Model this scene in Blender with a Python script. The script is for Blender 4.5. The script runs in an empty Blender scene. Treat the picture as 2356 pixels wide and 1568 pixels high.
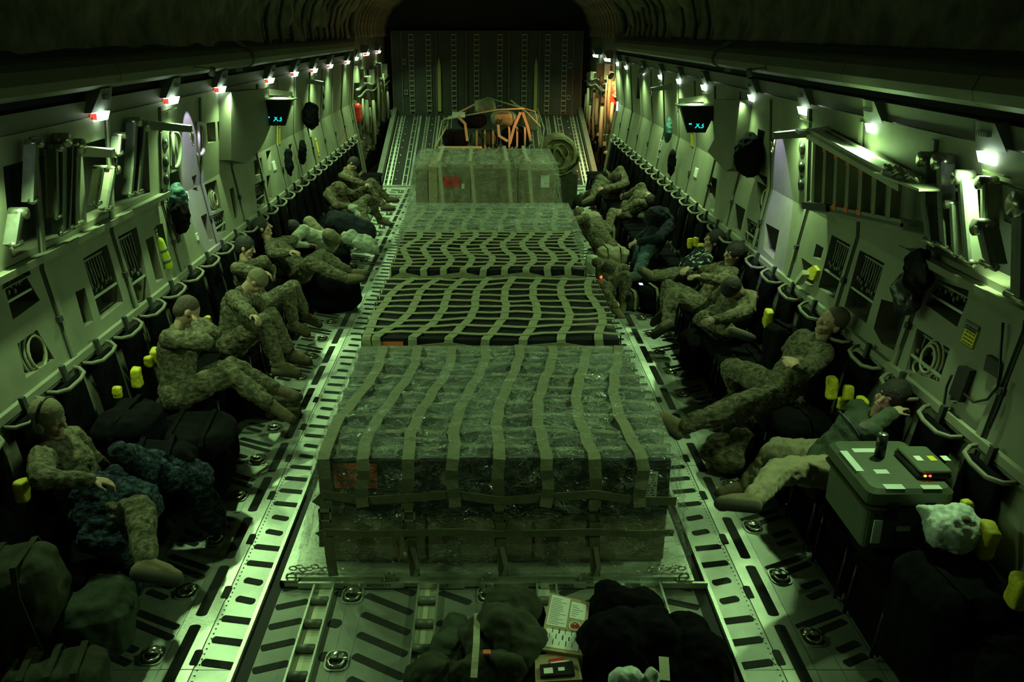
import bpy, bmesh, math, random
from mathutils import Vector, Matrix, geometry, noise
random.seed(7)
sc = bpy.context.scene
COL = sc.collection
# ---------------------------------------------------------------- camera
F, CX, CY, CH = 1950., 1121.6, 784., 3.46          # focal length and principal point in a 2356x1568 frame
TH = math.atan(714 / F)
cam = bpy.data.cameras.new('camera'); camo_ = bpy.data.objects.new('camera', cam); COL.objects.link(camo_)
camo_.location = (0, 0, CH); camo_.rotation_euler = (math.pi/2 - TH, 0, 0)
cam.sensor_width = 36; cam.lens = F / 2356 * 36; cam.shift_x = (1178 - CX) / 2356
cam.clip_end = 80; cam.clip_start = .05
sc.camera = camo_
# ---------------------------------------------------------------- world, exposure
w = bpy.data.worlds.new('world'); sc.world = w; w.use_nodes = True
w.node_tree.nodes['Background'].inputs[0].default_value = (.75, .75, .45, 1)
w.node_tree.nodes['Background'].inputs[1].default_value = .004
sc.view_settings.view_transform = 'Standard'; sc.view_settings.look = 'None'
sc.view_settings.exposure = 0.0; sc.view_settings.gamma = 1; sc.view_settings.use_curve_mapping = False
# ---------------------------------------------------------------- pixel to place helpers
_c, _s = math.cos(TH), math.sin(TH)
def ray(u, v):
    a = (u-CX)/F; b = (v-CY)/F
    return Vector((a, _c-b*_s, -_s-b*_c))
CAMP = Vector((0, 0, CH))
def onz(u, v, z=0.): d = ray(u, v); return CAMP + d*((z-CH)/d.z)
def onx(u, v, x): d = ray(u, v); return CAMP + d*(x/d.x)
def ony(u, v, y): d = ray(u, v); return CAMP + d*(y/d.y)
def wx(z, side, n=0.):
    B = 2.82 if side < 0 else 2.70
    return side*(B + .15*min(z, 1.9) - .1*max(0, z-1.9) - n)
def wall(u, v, n=0.):
    d = ray(u, v); side = -1 if u < CX else 1; lo, hi = .5, 60.
    for _ in range(50):
        m = (lo+hi)/2; x = d.x*m; z = CH + d.z*m
        if side*x > side*wx(z, side, n): hi = m
        else: lo = m
    return CAMP + d*lo
def wyz(u, v, n=0.): p = wall(u, v, n); return (p.y, p.z)
# ---------------------------------------------------------------- materials
MATS = {}
def mat(name, col, rough=.6, metal=0., noise_amt=.0, scale=8., bump=.0, emit=None, estr=0., spec=.5, alpha=1., bscale=None, col2=None):
    if name in MATS: return MATS[name]
    m = bpy.data.materials.new(name); m.use_nodes = True; nt = m.node_tree; b = nt.nodes['Principled BSDF']
    b.inputs['Base Color'].default_value = (*col, 1); b.inputs['Roughness'].default_value = rough
    b.inputs['Metallic'].default_value = metal; b.inputs['Specular IOR Level'].default_value = spec
    b.inputs['Alpha'].default_value = alpha
    if emit: b.inputs['Emission Color'].default_value = (*emit, 1); b.inputs['Emission Strength'].default_value = estr
    if noise_amt or bump or col2:
        tc = nt.nodes.new('ShaderNodeTexCoord'); n = nt.nodes.new('ShaderNodeTexNoise')
        n.inputs['Scale'].default_value = scale; n.inputs['Detail'].default_value = 5; n.inputs['Roughness'].default_value = .6
        nt.links.new(tc.outputs['Object'], n.inputs['Vector'])
        if noise_amt or col2:
            r = nt.nodes.new('ShaderNodeValToRGB')
            c2 = col2 if col2 else tuple(c*(1-noise_amt) for c in col)
            r.color_ramp.elements[0].position = .35; r.color_ramp.elements[0].color = (*c2, 1)
            r.color_ramp.elements[1].position = .65; r.color_ramp.elements[1].color = (*col, 1)
            nt.links.new(n.outputs['Fac'], r.inputs[0]); nt.links.new(r.outputs[0], b.inputs['Base Color'])
        if bump:
            n2 = nt.nodes.new('ShaderNodeTexNoise'); n2.inputs['Scale'].default_value = bscale or scale*3; n2.inputs['Detail'].default_value = 4
            nt.links.new(tc.outputs['Object'], n2.inputs['Vector'])
            bp = nt.nodes.new('ShaderNodeBump'); bp.inputs['Strength'].default_value = bump; bp.inputs['Distance'].default_value = .02
            nt.links.new(n2.outputs['Fac'], bp.inputs['Height']); nt.links.new(bp.outputs[0], b.inputs['Normal'])
    MATS[name] = m; return m
def camo(name, cols, scale=9., fold=.5):
    if name in MATS: return MATS[name]
    m = bpy.data.materials.new(name); m.use_nodes = True; nt = m.node_tree; b = nt.nodes['Principled BSDF']
    b.inputs['Roughness'].default_value = .9; b.inputs['Specular IOR Level'].default_value = .15
    tc = nt.nodes.new('ShaderNodeTexCoord'); n = nt.nodes.new('ShaderNodeTexNoise')
    n.inputs['Scale'].default_value = scale; n.inputs['Detail'].default_value = 3.5; n.inputs['Roughness'].default_value = .55; n.inputs['Distortion'].default_value = .6
    mp = nt.nodes.new('ShaderNodeMapping'); mp.inputs['Scale'].default_value = (1, 1.4, 1.9)
    nt.links.new(tc.outputs['Object'], mp.inputs[0]); nt.links.new(mp.outputs[0], n.inputs['Vector'])
    r = nt.nodes.new('ShaderNodeValToRGB'); cr = r.color_ramp; cr.interpolation = 'CONSTANT'
    pos = [0, .42, .5, .58][:len(cols)]
    cr.elements[0].position = 0; cr.elements[0].color = (*cols[0], 1)
    cr.elements[1].position = pos[1]; cr.elements[1].color = (*cols[1], 1)
    for p, c in zip(pos[2:], cols[2:]): e = cr.elements.new(p); e.color = (*c, 1)
    nt.links.new(n.outputs['Fac'], r.inputs[0]); nt.links.new(r.outputs[0], b.inputs['Base Color'])
    n2 = nt.nodes.new('ShaderNodeTexNoise'); n2.inputs['Scale'].default_value = 11; n2.inputs['Detail'].default_value = 3; n2.inputs['Distortion'].default_value = 1.2
    nt.links.new(tc.outputs['Object'], n2.inputs['Vector'])
    bp = nt.nodes.new('ShaderNodeBump'); bp.inputs['Strength'].default_value = fold; bp.inputs['Distance'].default_value = .035
    nt.links.new(n2.outputs['Fac'], bp.inputs['Height']); nt.links.new(bp.outputs[0], b.inputs['Normal'])
    MATS[name] = m; return m
def film(name, col, alpha, rough=.14):
    """crinkled clear film: sharp creases carry highlights and are cloudier than the flat stretches"""
    m = bpy.data.materials.new(name); m.use_nodes = True; nt = m.node_tree; b = nt.nodes['Principled BSDF']
    b.inputs['Base Color'].default_value = (*col, 1); b.inputs['Roughness'].default_value = rough; b.inputs['Specular IOR Level'].default_value = 1.
    tc = nt.nodes.new('ShaderNodeTexCoord'); mp = nt.nodes.new('ShaderNodeMapping'); mp.inputs['Scale'].default_value = (1, 2.4, 1.6); mp.inputs['Rotation'].default_value = (.1, .1, .25)
    nt.links.new(tc.outputs['Object'], mp.inputs[0])
    def N(sc_, det, dist):
        n = nt.nodes.new('ShaderNodeTexNoise'); n.inputs['Scale'].default_value = sc_; n.inputs['Detail'].default_value = det; n.inputs['Distortion'].default_value = dist
        nt.links.new(mp.outputs[0], n.inputs['Vector']); return n
    def Mt(op, x, y):
        n = nt.nodes.new('ShaderNodeMath'); n.operation = op
        for i, q in enumerate((x, y)):
            if q is None: continue
            if isinstance(q, (int, float)): n.inputs[i].default_value = q
            else: nt.links.new(q, n.inputs[i])
        return n.outputs[0]
    def ridge(sc_, det, dist, k):                    # thin bright lines where the noise crosses its middle value
        n = N(sc_, det, dist); a = Mt('ABSOLUTE', Mt('SUBTRACT', n.outputs['Fac'], .5), None); return Mt('MAXIMUM', Mt('SUBTRACT', 1., Mt('MULTIPLY', a, k)), 0.)
    r1 = ridge(3.0, 3, 1.6, 22); r2 = ridge(7.0, 3, 2.2, 16)
    ht = Mt('ADD', Mt('MULTIPLY', r1, .6), Mt('MULTIPLY', r2, .5)); ht = Mt('ADD', ht, Mt('MULTIPLY', N(9, 4, 1.).outputs['Fac'], .8))
    bp = nt.nodes.new('ShaderNodeBump'); bp.inputs['Strength'].default_value = 1.; bp.inputs['Distance'].default_value = .07
    nt.links.new(ht, bp.inputs['Height']); nt.links.new(bp.outputs[0], b.inputs['Normal'])
    k = N(1.6, 3, 1.); mr = nt.nodes.new('ShaderNodeMapRange'); mr.inputs[1].default_value = .4; mr.inputs[2].default_value = .7; mr.inputs[3].default_value = alpha*.45; mr.inputs[4].default_value = alpha*1.6
    nt.links.new(k.outputs['Fac'], mr.inputs[0])
    al = Mt('ADD', mr.outputs[0], Mt('MULTIPLY', Mt('ADD', Mt('MULTIPLY', r1, .5), Mt('MULTIPLY', r2, .4)), alpha*2.8)); al = Mt('MINIMUM', al, .95)
    nt.links.new(al, b.inputs['Alpha'])
    MATS[name] = m; return m
M = dict(
 paint=mat('wall_paint', (.25, .255, .18), .55, 0, .22, 3, .05),
 paint2=mat('wall_paint_worn', (.20, .19, .135), .6, 0, .25, 5, .05),
 panel=mat('door_paint', (.14, .15, .12), .6, 0, .3, 4, .05),
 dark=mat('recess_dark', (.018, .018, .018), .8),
 black=mat('black_fabric', (.006, .006, .007), 1., 0, .4, 20, .3, spec=.04),
 blackp=mat('black_plastic', (.012, .012, .013), .35, 0, 0, 8, .0),
 duct=mat('duct_shell', (.17, .17, .125), .6, 0, .15, 2, .03),
 alu=mat('floor_metal', (.56, .61, .51), .40, .55, .30, 2.2, .05, bscale=60),
 alu2=mat('rail_metal', (.62, .66, .55), .32, .6, .30, 4, .05, bscale=60),
 alud=mat('floor_metal_dull', (.27, .285, .235), .55, .4, .3, 3, .05, bscale=50),
 grip=mat('anti_skid', (.022, .024, .02), .9, 0, .4, 30, .3),
 steel=mat('ring_steel', (.62, .62, .5), .25, .9, .3, 10),
 cream=mat('roller_tray', (.62, .62, .44), .45, .1, .15, 4),
 insul=mat('insulation', (.24, .22, .16), .9, 0, .6, 3.5, 1., bscale=9),
 insul2=mat('tail_insulation', (.30, .24, .17), .85, 0, .5, 5, 1., bscale=12),
 rib=mat('frame_metal', (.16, .15, .11), .6, .1, .3, 6),
 web=mat('net_webbing', (.24, .235, .135), .85, 0, .25, 14, .2),
 webd=mat('net_webbing_dark', (.165, .165, .095), .85, 0, .25, 14, .2),
 web2=mat('net_webbing_tan', (.38, .37, .25), .85, 0, .2, 14, .2),
 crate=mat('black_wrap', (.016, .016, .02), .28, 0, .2, 5, .5, bscale=7),
 brown=mat('carton_brown', (.25, .20, .12), .8, 0, .25, 4, .2),
 carton=mat('carton_tan', (.42, .32, .18), .8, 0, .15, 5, .1),
 white=mat('label_white', (.75, .75, .68), .7),
 ink=mat('ink', (.03, .03, .03), .8),
 orange=mat('sticker_orange', (.75, .17, .06), .6),
 tabs=mat('tablet_screen', (.3, .3, .35), .4, emit=(.7, .75, 1.), estr=.12),
 orange2=mat('strap_orange', (.55, .36, .22), .6),
 yellow=mat('vest_yellow', (.75, .66, .03), .6, 0, .3, 15, .3),
 placard=mat('placard_yellow', (.75, .6, .03), .6),
 skin=mat('skin', (.42, .27, .18), .6, 0, .15, 12),
 hair=mat('hair_dark', (.018, .013, .010), .7, 0, .4, 60, .6, bscale=90),
 hairs=mat('hair_cropped', (.09, .065, .045), .8, 0, .4, 60, .4, bscale=120),
 beanie=mat('beanie_knit', (.20, .17, .10), .95, 0, .2, 40, .5, bscale=120),
 boot=mat('boot_suede', (.19, .15, .085), .9, 0, .25, 18, .3),
 sole=mat('boot_sole', (.05, .045, .035), .9),
 khaki=mat('khaki_cotton', (.30, .26, .17), .9, 0, .15, 10, .8, bscale=9, spec=.2),
 jean=mat('jeans', (.07, .12, .13), .9, 0, .3, 14, .7, bscale=10, spec=.2),
 hood=mat('hoodie_black', (.02, .023, .03), .95, 0, .2, 12, .8, bscale=9, spec=.1),
 fleece=mat('fleece_green', (.06, .075, .05), .95, 0, .25, 16, .8, bscale=9, spec=.1),
 pale=mat('jacket_pale', (.40, .44, .34), .85, 0, .2, 8, .9, bscale=8, spec=.2),
 olive=mat('olive_canvas', (.05, .053, .033), .9, 0, .3, 8, .8, bscale=8, spec=.2),
 bag=mat('bag_black', (.006, .006, .007), .95, 0, .4, 10, .7, bscale=8, spec=.06),
 bagw=mat('bag_white', (.62, .68, .62), .5, 0, .1, 6, 1., bscale=10),
 case=mat('case_green', (.07, .09, .05), .5, 0, .2, 8),
 lens=mat('lamp_lens', (.9, 1, .9), .4, emit=(.72, 1., .78), estr=9.),
 lensr=mat('lamp_lens_red', (.9, .1, .05), .4, emit=(1., .07, .04), estr=1.4),
 disp=mat('display_cyan', (.0, .3, .3), .4, emit=(.02, .75, .68), estr=1.3),
 ledr=mat('led_red', (.5, .02, .02), .4, emit=(1., .08, .03), estr=3.),
 ledo=mat('led_amber', (.5, .2, .02), .4, emit=(1., .35, .03), estr=4.),
 screen=mat('screen_glow', (.5, .6, .8), .4, emit=(.75, .8, 1.), estr=1.2),
 red=mat('red_paint', (.6, .03, .02), .4),
 greenc=mat('cylinder_yellow', (.55, .65, .04), .4),
 teal=mat('teal_cloth', (.03, .10, .10), .7, 0, .4, 8, .8, bscale=9),
 cleat=mat('cleat_metal', (.30, .31, .25), .5, .2, .2, 9),
 door=mat('door_dark', (.045, .05, .04), .6, 0, .3, 4, .05),
 dimyel=mat('edge_yellow', (.32, .32, .12), .7),
 canvas=mat('canvas_tan', (.20, .175, .085), .9, 0, .25, 10, .6, bscale=9),
 oxid=mat('gear_grey', (.20, .21, .17), .5, .2, .4, 12),
)
CAM = camo('camouflage_tan', [(.062, .055, .035), (.10, .09, .056), (.135, .122, .078), (.18, .16, .105)], 20)
CAMB = camo('camouflage_brown', [(.06, .052, .032), (.105, .088, .054), (.14, .12, .075), (.19, .16, .105)], 17)
NAVY = camo('camouflage_navy', [(.006, .008, .014), (.014, .020, .032), (.024, .040, .052), (.04, .07, .085)], 22, .8)
SHAWL = camo('patterned_shawl', [(.01, .01, .012), (.015, .018, .02), (.02, .03, .03), (.45, .5, .42)], 9, .6)
FILM = film('stretch_film', (.78, .85, .72), .23, .10)
FILMD = film('stretch_film_thin', (.75, .82, .68), .15, .10)
# ---------------------------------------------------------------- object helpers
def props(o, label=None, cat=None, group=None, kind=None):
    if label: o['label'] = label
    if cat: o['category'] = cat
    if group: o['group'] = group
    if kind: o['kind'] = kind
    return o
def thing(name, loc, label, cat, group=None):
    o = bpy.data.objects.new(name, None); o.empty_display_size = .1; COL.objects.link(o); o.location = loc
    return props(o, label, cat, group)
def wloc(o):
    v = Vector(o.location)
    while o.parent: o = o.parent; v += Vector(o.location)
    return v
class MB:
    def __init__(s): s.v = []; s.f = []; s.m = []; s.mi = 0; s.sm = []
    def add(s, vs, fs, smooth=False):
        b = len(s.v); s.v += [tuple(x) for x in vs]
        for f in fs: s.f.append(tuple(b+i for i in f)); s.m.append(s.mi); s.sm.append(smooth)
        return s
    def box(s, a, b, T=None):
        x0, y0, z0 = a; x1, y1, z1 = b
        vs = [Vector(p) for p in ((x0,y0,z0),(x1,y0,z0),(x1,y1,z0),(x0,y1,z0),(x0,y0,z1),(x1,y0,z1),(x1,y1,z1),(x0,y1,z1))]
        if T: vs = [T(p) if callable(T) else T @ p for p in vs]
        return s.add(vs, [(0,3,2,1),(4,5,6,7),(0,1,5,4),(1,2,6,5),(2,3,7,6),(3,0,4,7)])
    def rbox(s, a, b, r, T=None):                      # box with its vertical edges rounded and its top edge chamfered
        x0, y0, z0 = a; x1, y1, z1 = b; pts = []
        for (cx, cy, a0) in ((x1-r,y1-r,0),(x0+r,y1-r,90),(x0+r,y0+r,180),(x1-r,y0+r,270)):
            for k in range(4): t = math.radians(a0+k*30); pts.append((cx+r*math.cos(t), cy+r*math.sin(t)))
        mx, my = (x0+x1)/2, (y0+y1)/2; c = min(r*.5, (z1-z0)/3); rings = []
        for z, k in ((z0, c), (z0+c, 0), (z1-c, 0), (z1, c)):
            rings.append([(mx+(px-mx)*(1-k/max(.001, abs(x1-x0)/2)), my+(py-my)*(1-k/max(.001, abs(y1-y0)/2)), z) for px, py in pts])
        vs = [Vector(p) for rg in rings for p in rg]
        if T: vs = [T(p) if callable(T) else T @ p for p in vs]
        n = len(pts); fs = [tuple(range(n-1, -1, -1)), tuple(range(3*n, 4*n))]
        for k in range(3):
            for i in range(n): j = (i+1) % n; fs.append((k*n+i, k*n+j, (k+1)*n+j, (k+1)*n+i))
        return s.add(vs, fs)
    def prism(s, lo, hi):                              # two rings of points, capped
        n = len(lo); vs = list(lo)+list(hi)
        fs = [tuple(range(n-1, -1, -1)), tuple(range(n, 2*n))]+[(i, (i+1) % n, n+(i+1) % n, n+i) for i in range(n)]
        return s.add(vs, fs)
    def tube(s, pts, r, n=8, closed=False, flat=1.):
        pts = [Vector(p) for p in pts]; N = len(pts); vs = []; ref = None
        for i, p in enumerate(pts):
            a = pts[(i-1) % N] if (i > 0 or closed) else p; b = pts[(i+1) % N] if (i < N-1 or closed) else p
            t = (b-a).normalized() if (b-a).length > 1e-9 else Vector((0,0,1))
            if ref is None: ref = Vector((0,0,1)) if abs(t.z) < .9 else Vector((1,0,0))
            u = t.cross(ref); u = u.normalized() if u.length > 1e-6 else t.orthogonal().normalized(); w_ = u.cross(t); ref = w_
            rr = r[i] if isinstance(r, (list, tuple)) else r
            for k in range(n): an = 2*math.pi*k/n; vs.append(p+u*math.cos(an)*rr+w_*math.sin(an)*rr*flat)
        fs = []
        for i in range(N if closed else N-1):
            j = (i+1) % N
            for k in range(n): l = (k+1) % n; fs.append((i*n+k, i*n+l, j*n+l, j*n+k))
        if not closed: fs += [tuple(range(n-1, -1, -1)), tuple((N-1)*n+k for k in range(n))]
        return s.add(vs, fs, True)
    def cyl(s, p0, p1, r, n=14): return s.tube([p0, p1], r, n)
    def ribbon(s, pts, w_, th=.006, up=None):          # flat strap along pts, width direction = cross(tangent, up)
        pts = [Vector(p) for p in pts]; N = len(pts); lo = []; 
        for i, p in enumerate(pts):
            a = pts[max(0, i-1)]; b = pts[min(N-1, i+1)]; t = (b-a).normalized()
            if callable(up): nrm = up(i).normalized()
            else: nrm = (Vector(up) if up else Vector((0,0,1)))
            sd = t.cross(nrm); sd = sd.normalized() if sd.length > 1e-6 else t.orthogonal().normalized(); nn = sd.cross(t).normalized()
            lo.append([p-sd*w_/2, p+sd*w_/2, p+sd*w_/2+nn*th, p-sd*w_/2+nn*th])
        vs = [q for r_ in lo for q in r_]; fs = [(3,2,1,0), tuple(4*(N-1)+k for k in range(4))]
        for i in range(N-1):
            for k in range(4): l = (k+1) % 4; fs.append((4*i+k, 4*i+l, 4*i+4+l, 4*i+4+k))
        return s.add(vs, fs)
    def ell(s, c, r, R=None, n=14, m_=9):
        vs = []; R = R or Matrix.Identity(3); c = Vector(c)
        for i in range(m_+1):
            a = math.pi*i/m_
            for k in range(n):
                b = 2*math.pi*k/n; vs.append(c+R @ Vector((r[0]*math.sin(a)*math.cos(b), r[1]*math.sin(a)*math.sin(b), r[2]*math.cos(a))))
        fs = [(i*n+k, (i+1)*n+k, (i+1)*n+(k+1) % n, i*n+(k+1) % n) for i in range(m_) for k in range(n)]
        return s.add(vs, fs, True)
    def cap(s, p0, r0, p1, r1, n=10):                  # tapered capsule
        p0 = Vector(p0); p1 = Vector(p1); d = p1-p0
        if d.length < 1e-5: return s.ell(p0, (r0, r0, r0), n=n)
        t = d.normalized(); pts = []; rs = []
        for k in (85, 60, 30, 0): a = math.radians(k); pts.append(p0-t*r0*math.sin(a)); rs.append(r0*math.cos(a))
        for k in (0, 30, 60, 85): a = math.radians(k); pts.append(p1+t*r1*math.sin(a)); rs.append(r1*math.cos(a))
        return s.tube(pts, rs, n)
    def build(s, name, mats, parent=None, origin=None):
        if not isinstance(mats, (list, tuple)): mats = [mats]
        if parent is not None: o0 = wloc(parent)
        elif origin is not None: o0 = Vector(origin)
        else:
            xs = list(zip(*s.v)); o0 = Vector(((min(xs[0])+max(xs[0]))/2, (min(xs[1])+max(xs[1]))/2, min(xs[2])))
        me = bpy.data.meshes.new(name); me.from_pydata([Vector(p)-o0 for p in s.v], [], s.f)
        for m_ in mats: me.materials.append(m_)
        me.polygons.foreach_set('material_index', s.m); me.polygons.foreach_set('use_smooth', s.sm); me.update()
        ob = bpy.data.objects.new(name, me); COL.objects.link(ob)
        if parent is not None: ob.parent = parent
        else: ob.location = o0
        return ob
def mods(o, *steps):
    """apply modifiers given as (type, dict) and keep the result as the object's mesh"""
    for k, (t, d) in enumerate(steps):
        m = o.modifiers.new('m%d' % k, t)
        for a, b in d.items(): setattr(m, a, b)
    dg = bpy.context.evaluated_depsgraph_get(); dg.update()
    me = bpy.data.meshes.new_from_object(o.evaluated_get(dg)); old = o.data; mm = list(old.materials)
    o.modifiers.clear(); me.materials.clear()
    for q in mm: me.materials.append(q)
    o.data = me; bpy.data.meshes.remove(old)
    me.polygons.foreach_set('use_smooth', [True]*len(me.polygons)); me.update()
    return o
TEX = {}
def tex(s_):
    if s_ not in TEX: t = bpy.data.textures.new('c%g' % s_, 'CLOUDS'); t.noise_scale = s_; t.noise_depth = 2; TEX[s_] = t
    return TEX[s_]
def soft(mb, name, mt, parent=None, vox=.014, disp=.0, dscale=.12, smooth=3, origin=None, disp2=0):
    o = mb.build(name, mt, parent, origin)
    st = [('REMESH', dict(mode='VOXEL', voxel_size=vox, use_smooth_shade=True)), ('SMOOTH', dict(factor=.5, iterations=smooth))]
    if disp: st.append(('DISPLACE', dict(texture=tex(dscale), strength=disp, mid_level=.5, texture_coords='GLOBAL')))
    if disp2: st.append(('DISPLACE', dict(texture=tex(dscale*.35), strength=disp2, mid_level=.5, texture_coords='GLOBAL')))
    return mods(o, *st)
def copytree(o, parent=None):
    c = o.copy(); COL.objects.link(c)
    if parent is not None: c.parent = parent
    for ch in list(o.children): copytree(ch, c)
    return c
def text(s_, size, mt, T, parent, name='lettering', extrude=.001):
    cu = bpy.data.curves.new('t', 'FONT'); cu.body = s_; cu.size = size; cu.extrude = extrude; cu.align_x = 'CENTER'; cu.align_y = 'CENTER'
    to = bpy.data.objects.new('t', cu); COL.objects.link(to)
    dg = bpy.context.evaluated_depsgraph_get(); dg.update()
    me = bpy.data.meshes.new_from_object(to.evaluated_get(dg)); bpy.data.objects.remove(to); bpy.data.curves.remove(cu)
    me.transform(Matrix.Translation(-wloc(parent)) @ T); me.materials.clear(); me.materials.append(mt)
    o = bpy.data.objects.new(name, me); COL.objects.link(o); o.parent = parent
    return o
def spot(loc, tgt, power, col, size=70, blend=.6, rad=.05, parent=None):
    l = bpy.data.lights.new('lamp_light', 'SPOT'); l.energy = power; l.color = col; l.spot_size = math.radians(size); l.spot_blend = blend; l.shadow_soft_size = rad
    o = bpy.data.objects.new('lamp_light', l); COL.objects.link(o)
    d = Vector(tgt)-Vector(loc); o.rotation_euler = d.to_track_quat('-Z', 'Y').to_euler()
    o.location = Vector(loc) - (wloc(parent) if parent else Vector())
    if parent: o.parent = parent
    return o
# ================================================================ lamps along both walls
GREEN = (.55, 1., .40)
WALLC = (.78, 1., .50)
LAMPP = 105.
def lamp(u, v, big, k):
    dim = .42 if (u < -100 or u > 2500) else 1.
    side = -1 if u < CX else 1
    p = onx(u, v, -3.0 if side < 0 else 2.93) if 0 < u < 2356 or u == -47 else Vector((-3.0 if side < 0 else 2.93, 3.45, 2.83 if side < 0 else 2.77))
    lf = 'left' if side < 0 else 'right'
    t = thing('wall_lamp', p, '', 'lamp')
    s = side; L = .15 if big else .11
    def T(q): return Vector((p.x + s*q[0], p.y + q[1], p.z + q[2]))
    # housing: wedge shaped dark box hanging under the duct, lens on the inboard face
    h = MB(); lo = [T((-.03,-.17,.03)), T((.13,-.17,.03)), T((.13,.17,.03)), T((-.03,.17,.03))]
    hi = [T((-.10,-.10,.20)), T((.13,-.12,.22)), T((.13,.12,.22)), T((-.10,.10,.20))]
    h.prism(lo, hi).build('housing', M['panel'], t)
    g = MB()
    for q in range(5): g.box((-.105,-.05+q*.024,.12), (-.075,-.038+q*.024,.15), T)
    g.build('vent_slot', M['oxid'], t)
    a = MB(); a.prism([T((-.05,-L/2,-.035)), T((.07,-L/2,-.05)), T((.07,L/2,-.05)), T((-.05,L/2,-.035))],
            [T((-.075,-L/2,.028)), T((.07,-L/2,.028)), T((.07,L/2,.028)), T((-.075,L/2,.028))]); a.build('lens', M['lens'], t)
    if side < 0:
        r = MB(); r.box((-.02,-L/2-.014,-.03), (.06,-L/2-.002,.018), T); r.build('red_lens', M['lensr'], t)
    if big:
        b = MB(); b.prism([T((-.06,-.22,-.075)), T((.12,-.22,-.14)), T((.12,.0,-.14)), T((-.06,.0,-.075))],
                          [T((-.06,-.22,-.065)), T((.12,-.22,-.13)), T((.12,.0,-.13)), T((-.06,.0,-.065))]); b.build('reflector', M['cream'], t)
    if dim < 1: spot(T((-.13, 0, -.05)), (s*.35, 4.9, .35), LAMPP*.42, GREEN, 62, .9, .05, t); return t  # unseen lamps added to the row, aimed to fill the nearest load's front
    spot(T((-.13, 0, -.05)), (s*1.55, p.y-.25, 0), dim*LAMPP*(1.15 if big else .8), GREEN, 148, .8, .05, t)
    spot(T((-.10, 0, -.09)), (s*2.88, p.y+.1, .9), dim*LAMPP*.085, WALLC, 62, .8, .04, t)
    return t
LL = [(-640, 480, 1), (-47, 330, 0), (225, 265, 0), (390, 230, 1), (503, 205, 0), (617, 185, 1), (675, 170, 0), (720, 162, 1), (757, 152, 0), (797, 143, 0), (817, 135, 1), (843, 124, 1), (870, 119, 0)]
LR = [(2780, 480, 0), (2290, 362, 1), (2018, 294, 0), (1858, 254, 1), (1738, 225, 0), (1627, 201, 1), (1568, 187, 0), (1525, 177, 1), (1484, 167, 0), (1445, 155, 0), (1425, 147, 1), (1397, 137, 1), (1370, 128, 0)]
_o = ['first', 'second', 'third', 'fourth', 'fifth', 'sixth', 'seventh', 'eighth', 'ninth', 'tenth', 'eleventh', 'twelfth', 'thirteenth', 'fourteenth', 'fifteenth', 'sixteenth', 'seventeenth', 'eighteenth', 'nineteenth', 'twentieth']
ordn = _o + ['twenty-'+q for q in _o[:9]] + ['thirtieth']
ordw = ['added off-frame first'] + _o[:11] + ['farthest']
for nm, lst in (('left', LL), ('right', LR)):
    for k, (u, v, b) in enumerate(lst):
        t = lamp(u, v, b, k)
        where = ordw[k]
        t['label'] = ('lit lamp under the duct, %s in the %s wall row from the front' % (where, nm)) if k < len(lst)-1 else 'tiny lit lamp at the far end of the %s wall row, beside the ramp door' % nm
        t['group'] = 'lamps along the %s wall' % nm
# violet patches thrown on the walls by added spots in made-up shades, warm lamp aft on the right wall
def accent(loc, tgt, pw, colr, size, label, blend=.15):
    t = thing('violet_spot', loc, label, 'lamp')  # spot added only to throw the violet patch, its shade and arm made up
    d = (Vector(tgt)-Vector(loc)).normalized()
    MB().tube([Vector(loc)-d*.09, Vector(loc)-d*.01], [.022, .032], 12).build('lamp_shade', M['panel'], t); MB().tube([Vector(loc)-d*.08, (math.copysign(2.9, loc[0]), loc[1], 3.12)], .012, 6).build('arm', M['panel'], t)
    spot(Vector(loc)+d*.01, tgt, pw, colr, size, blend, .012, t)
pL = wall(440, 315); pR = wall(1800, 400)
accent((-2.70, pL.y-.25, 3.04), (pL.x, pL.y-.05, pL.z-.15), 90, (.62, .55, 1.), 36, 'small dark added spot casting the pale violet patch on the left wall')
accent((2.62, pR.y+.25, 3.02), (pR.x, pR.y-.02, pR.z-.28), 110, (.58, .52, 1.), 30, 'small dark added spot casting the violet oval on the right wall')
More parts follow.
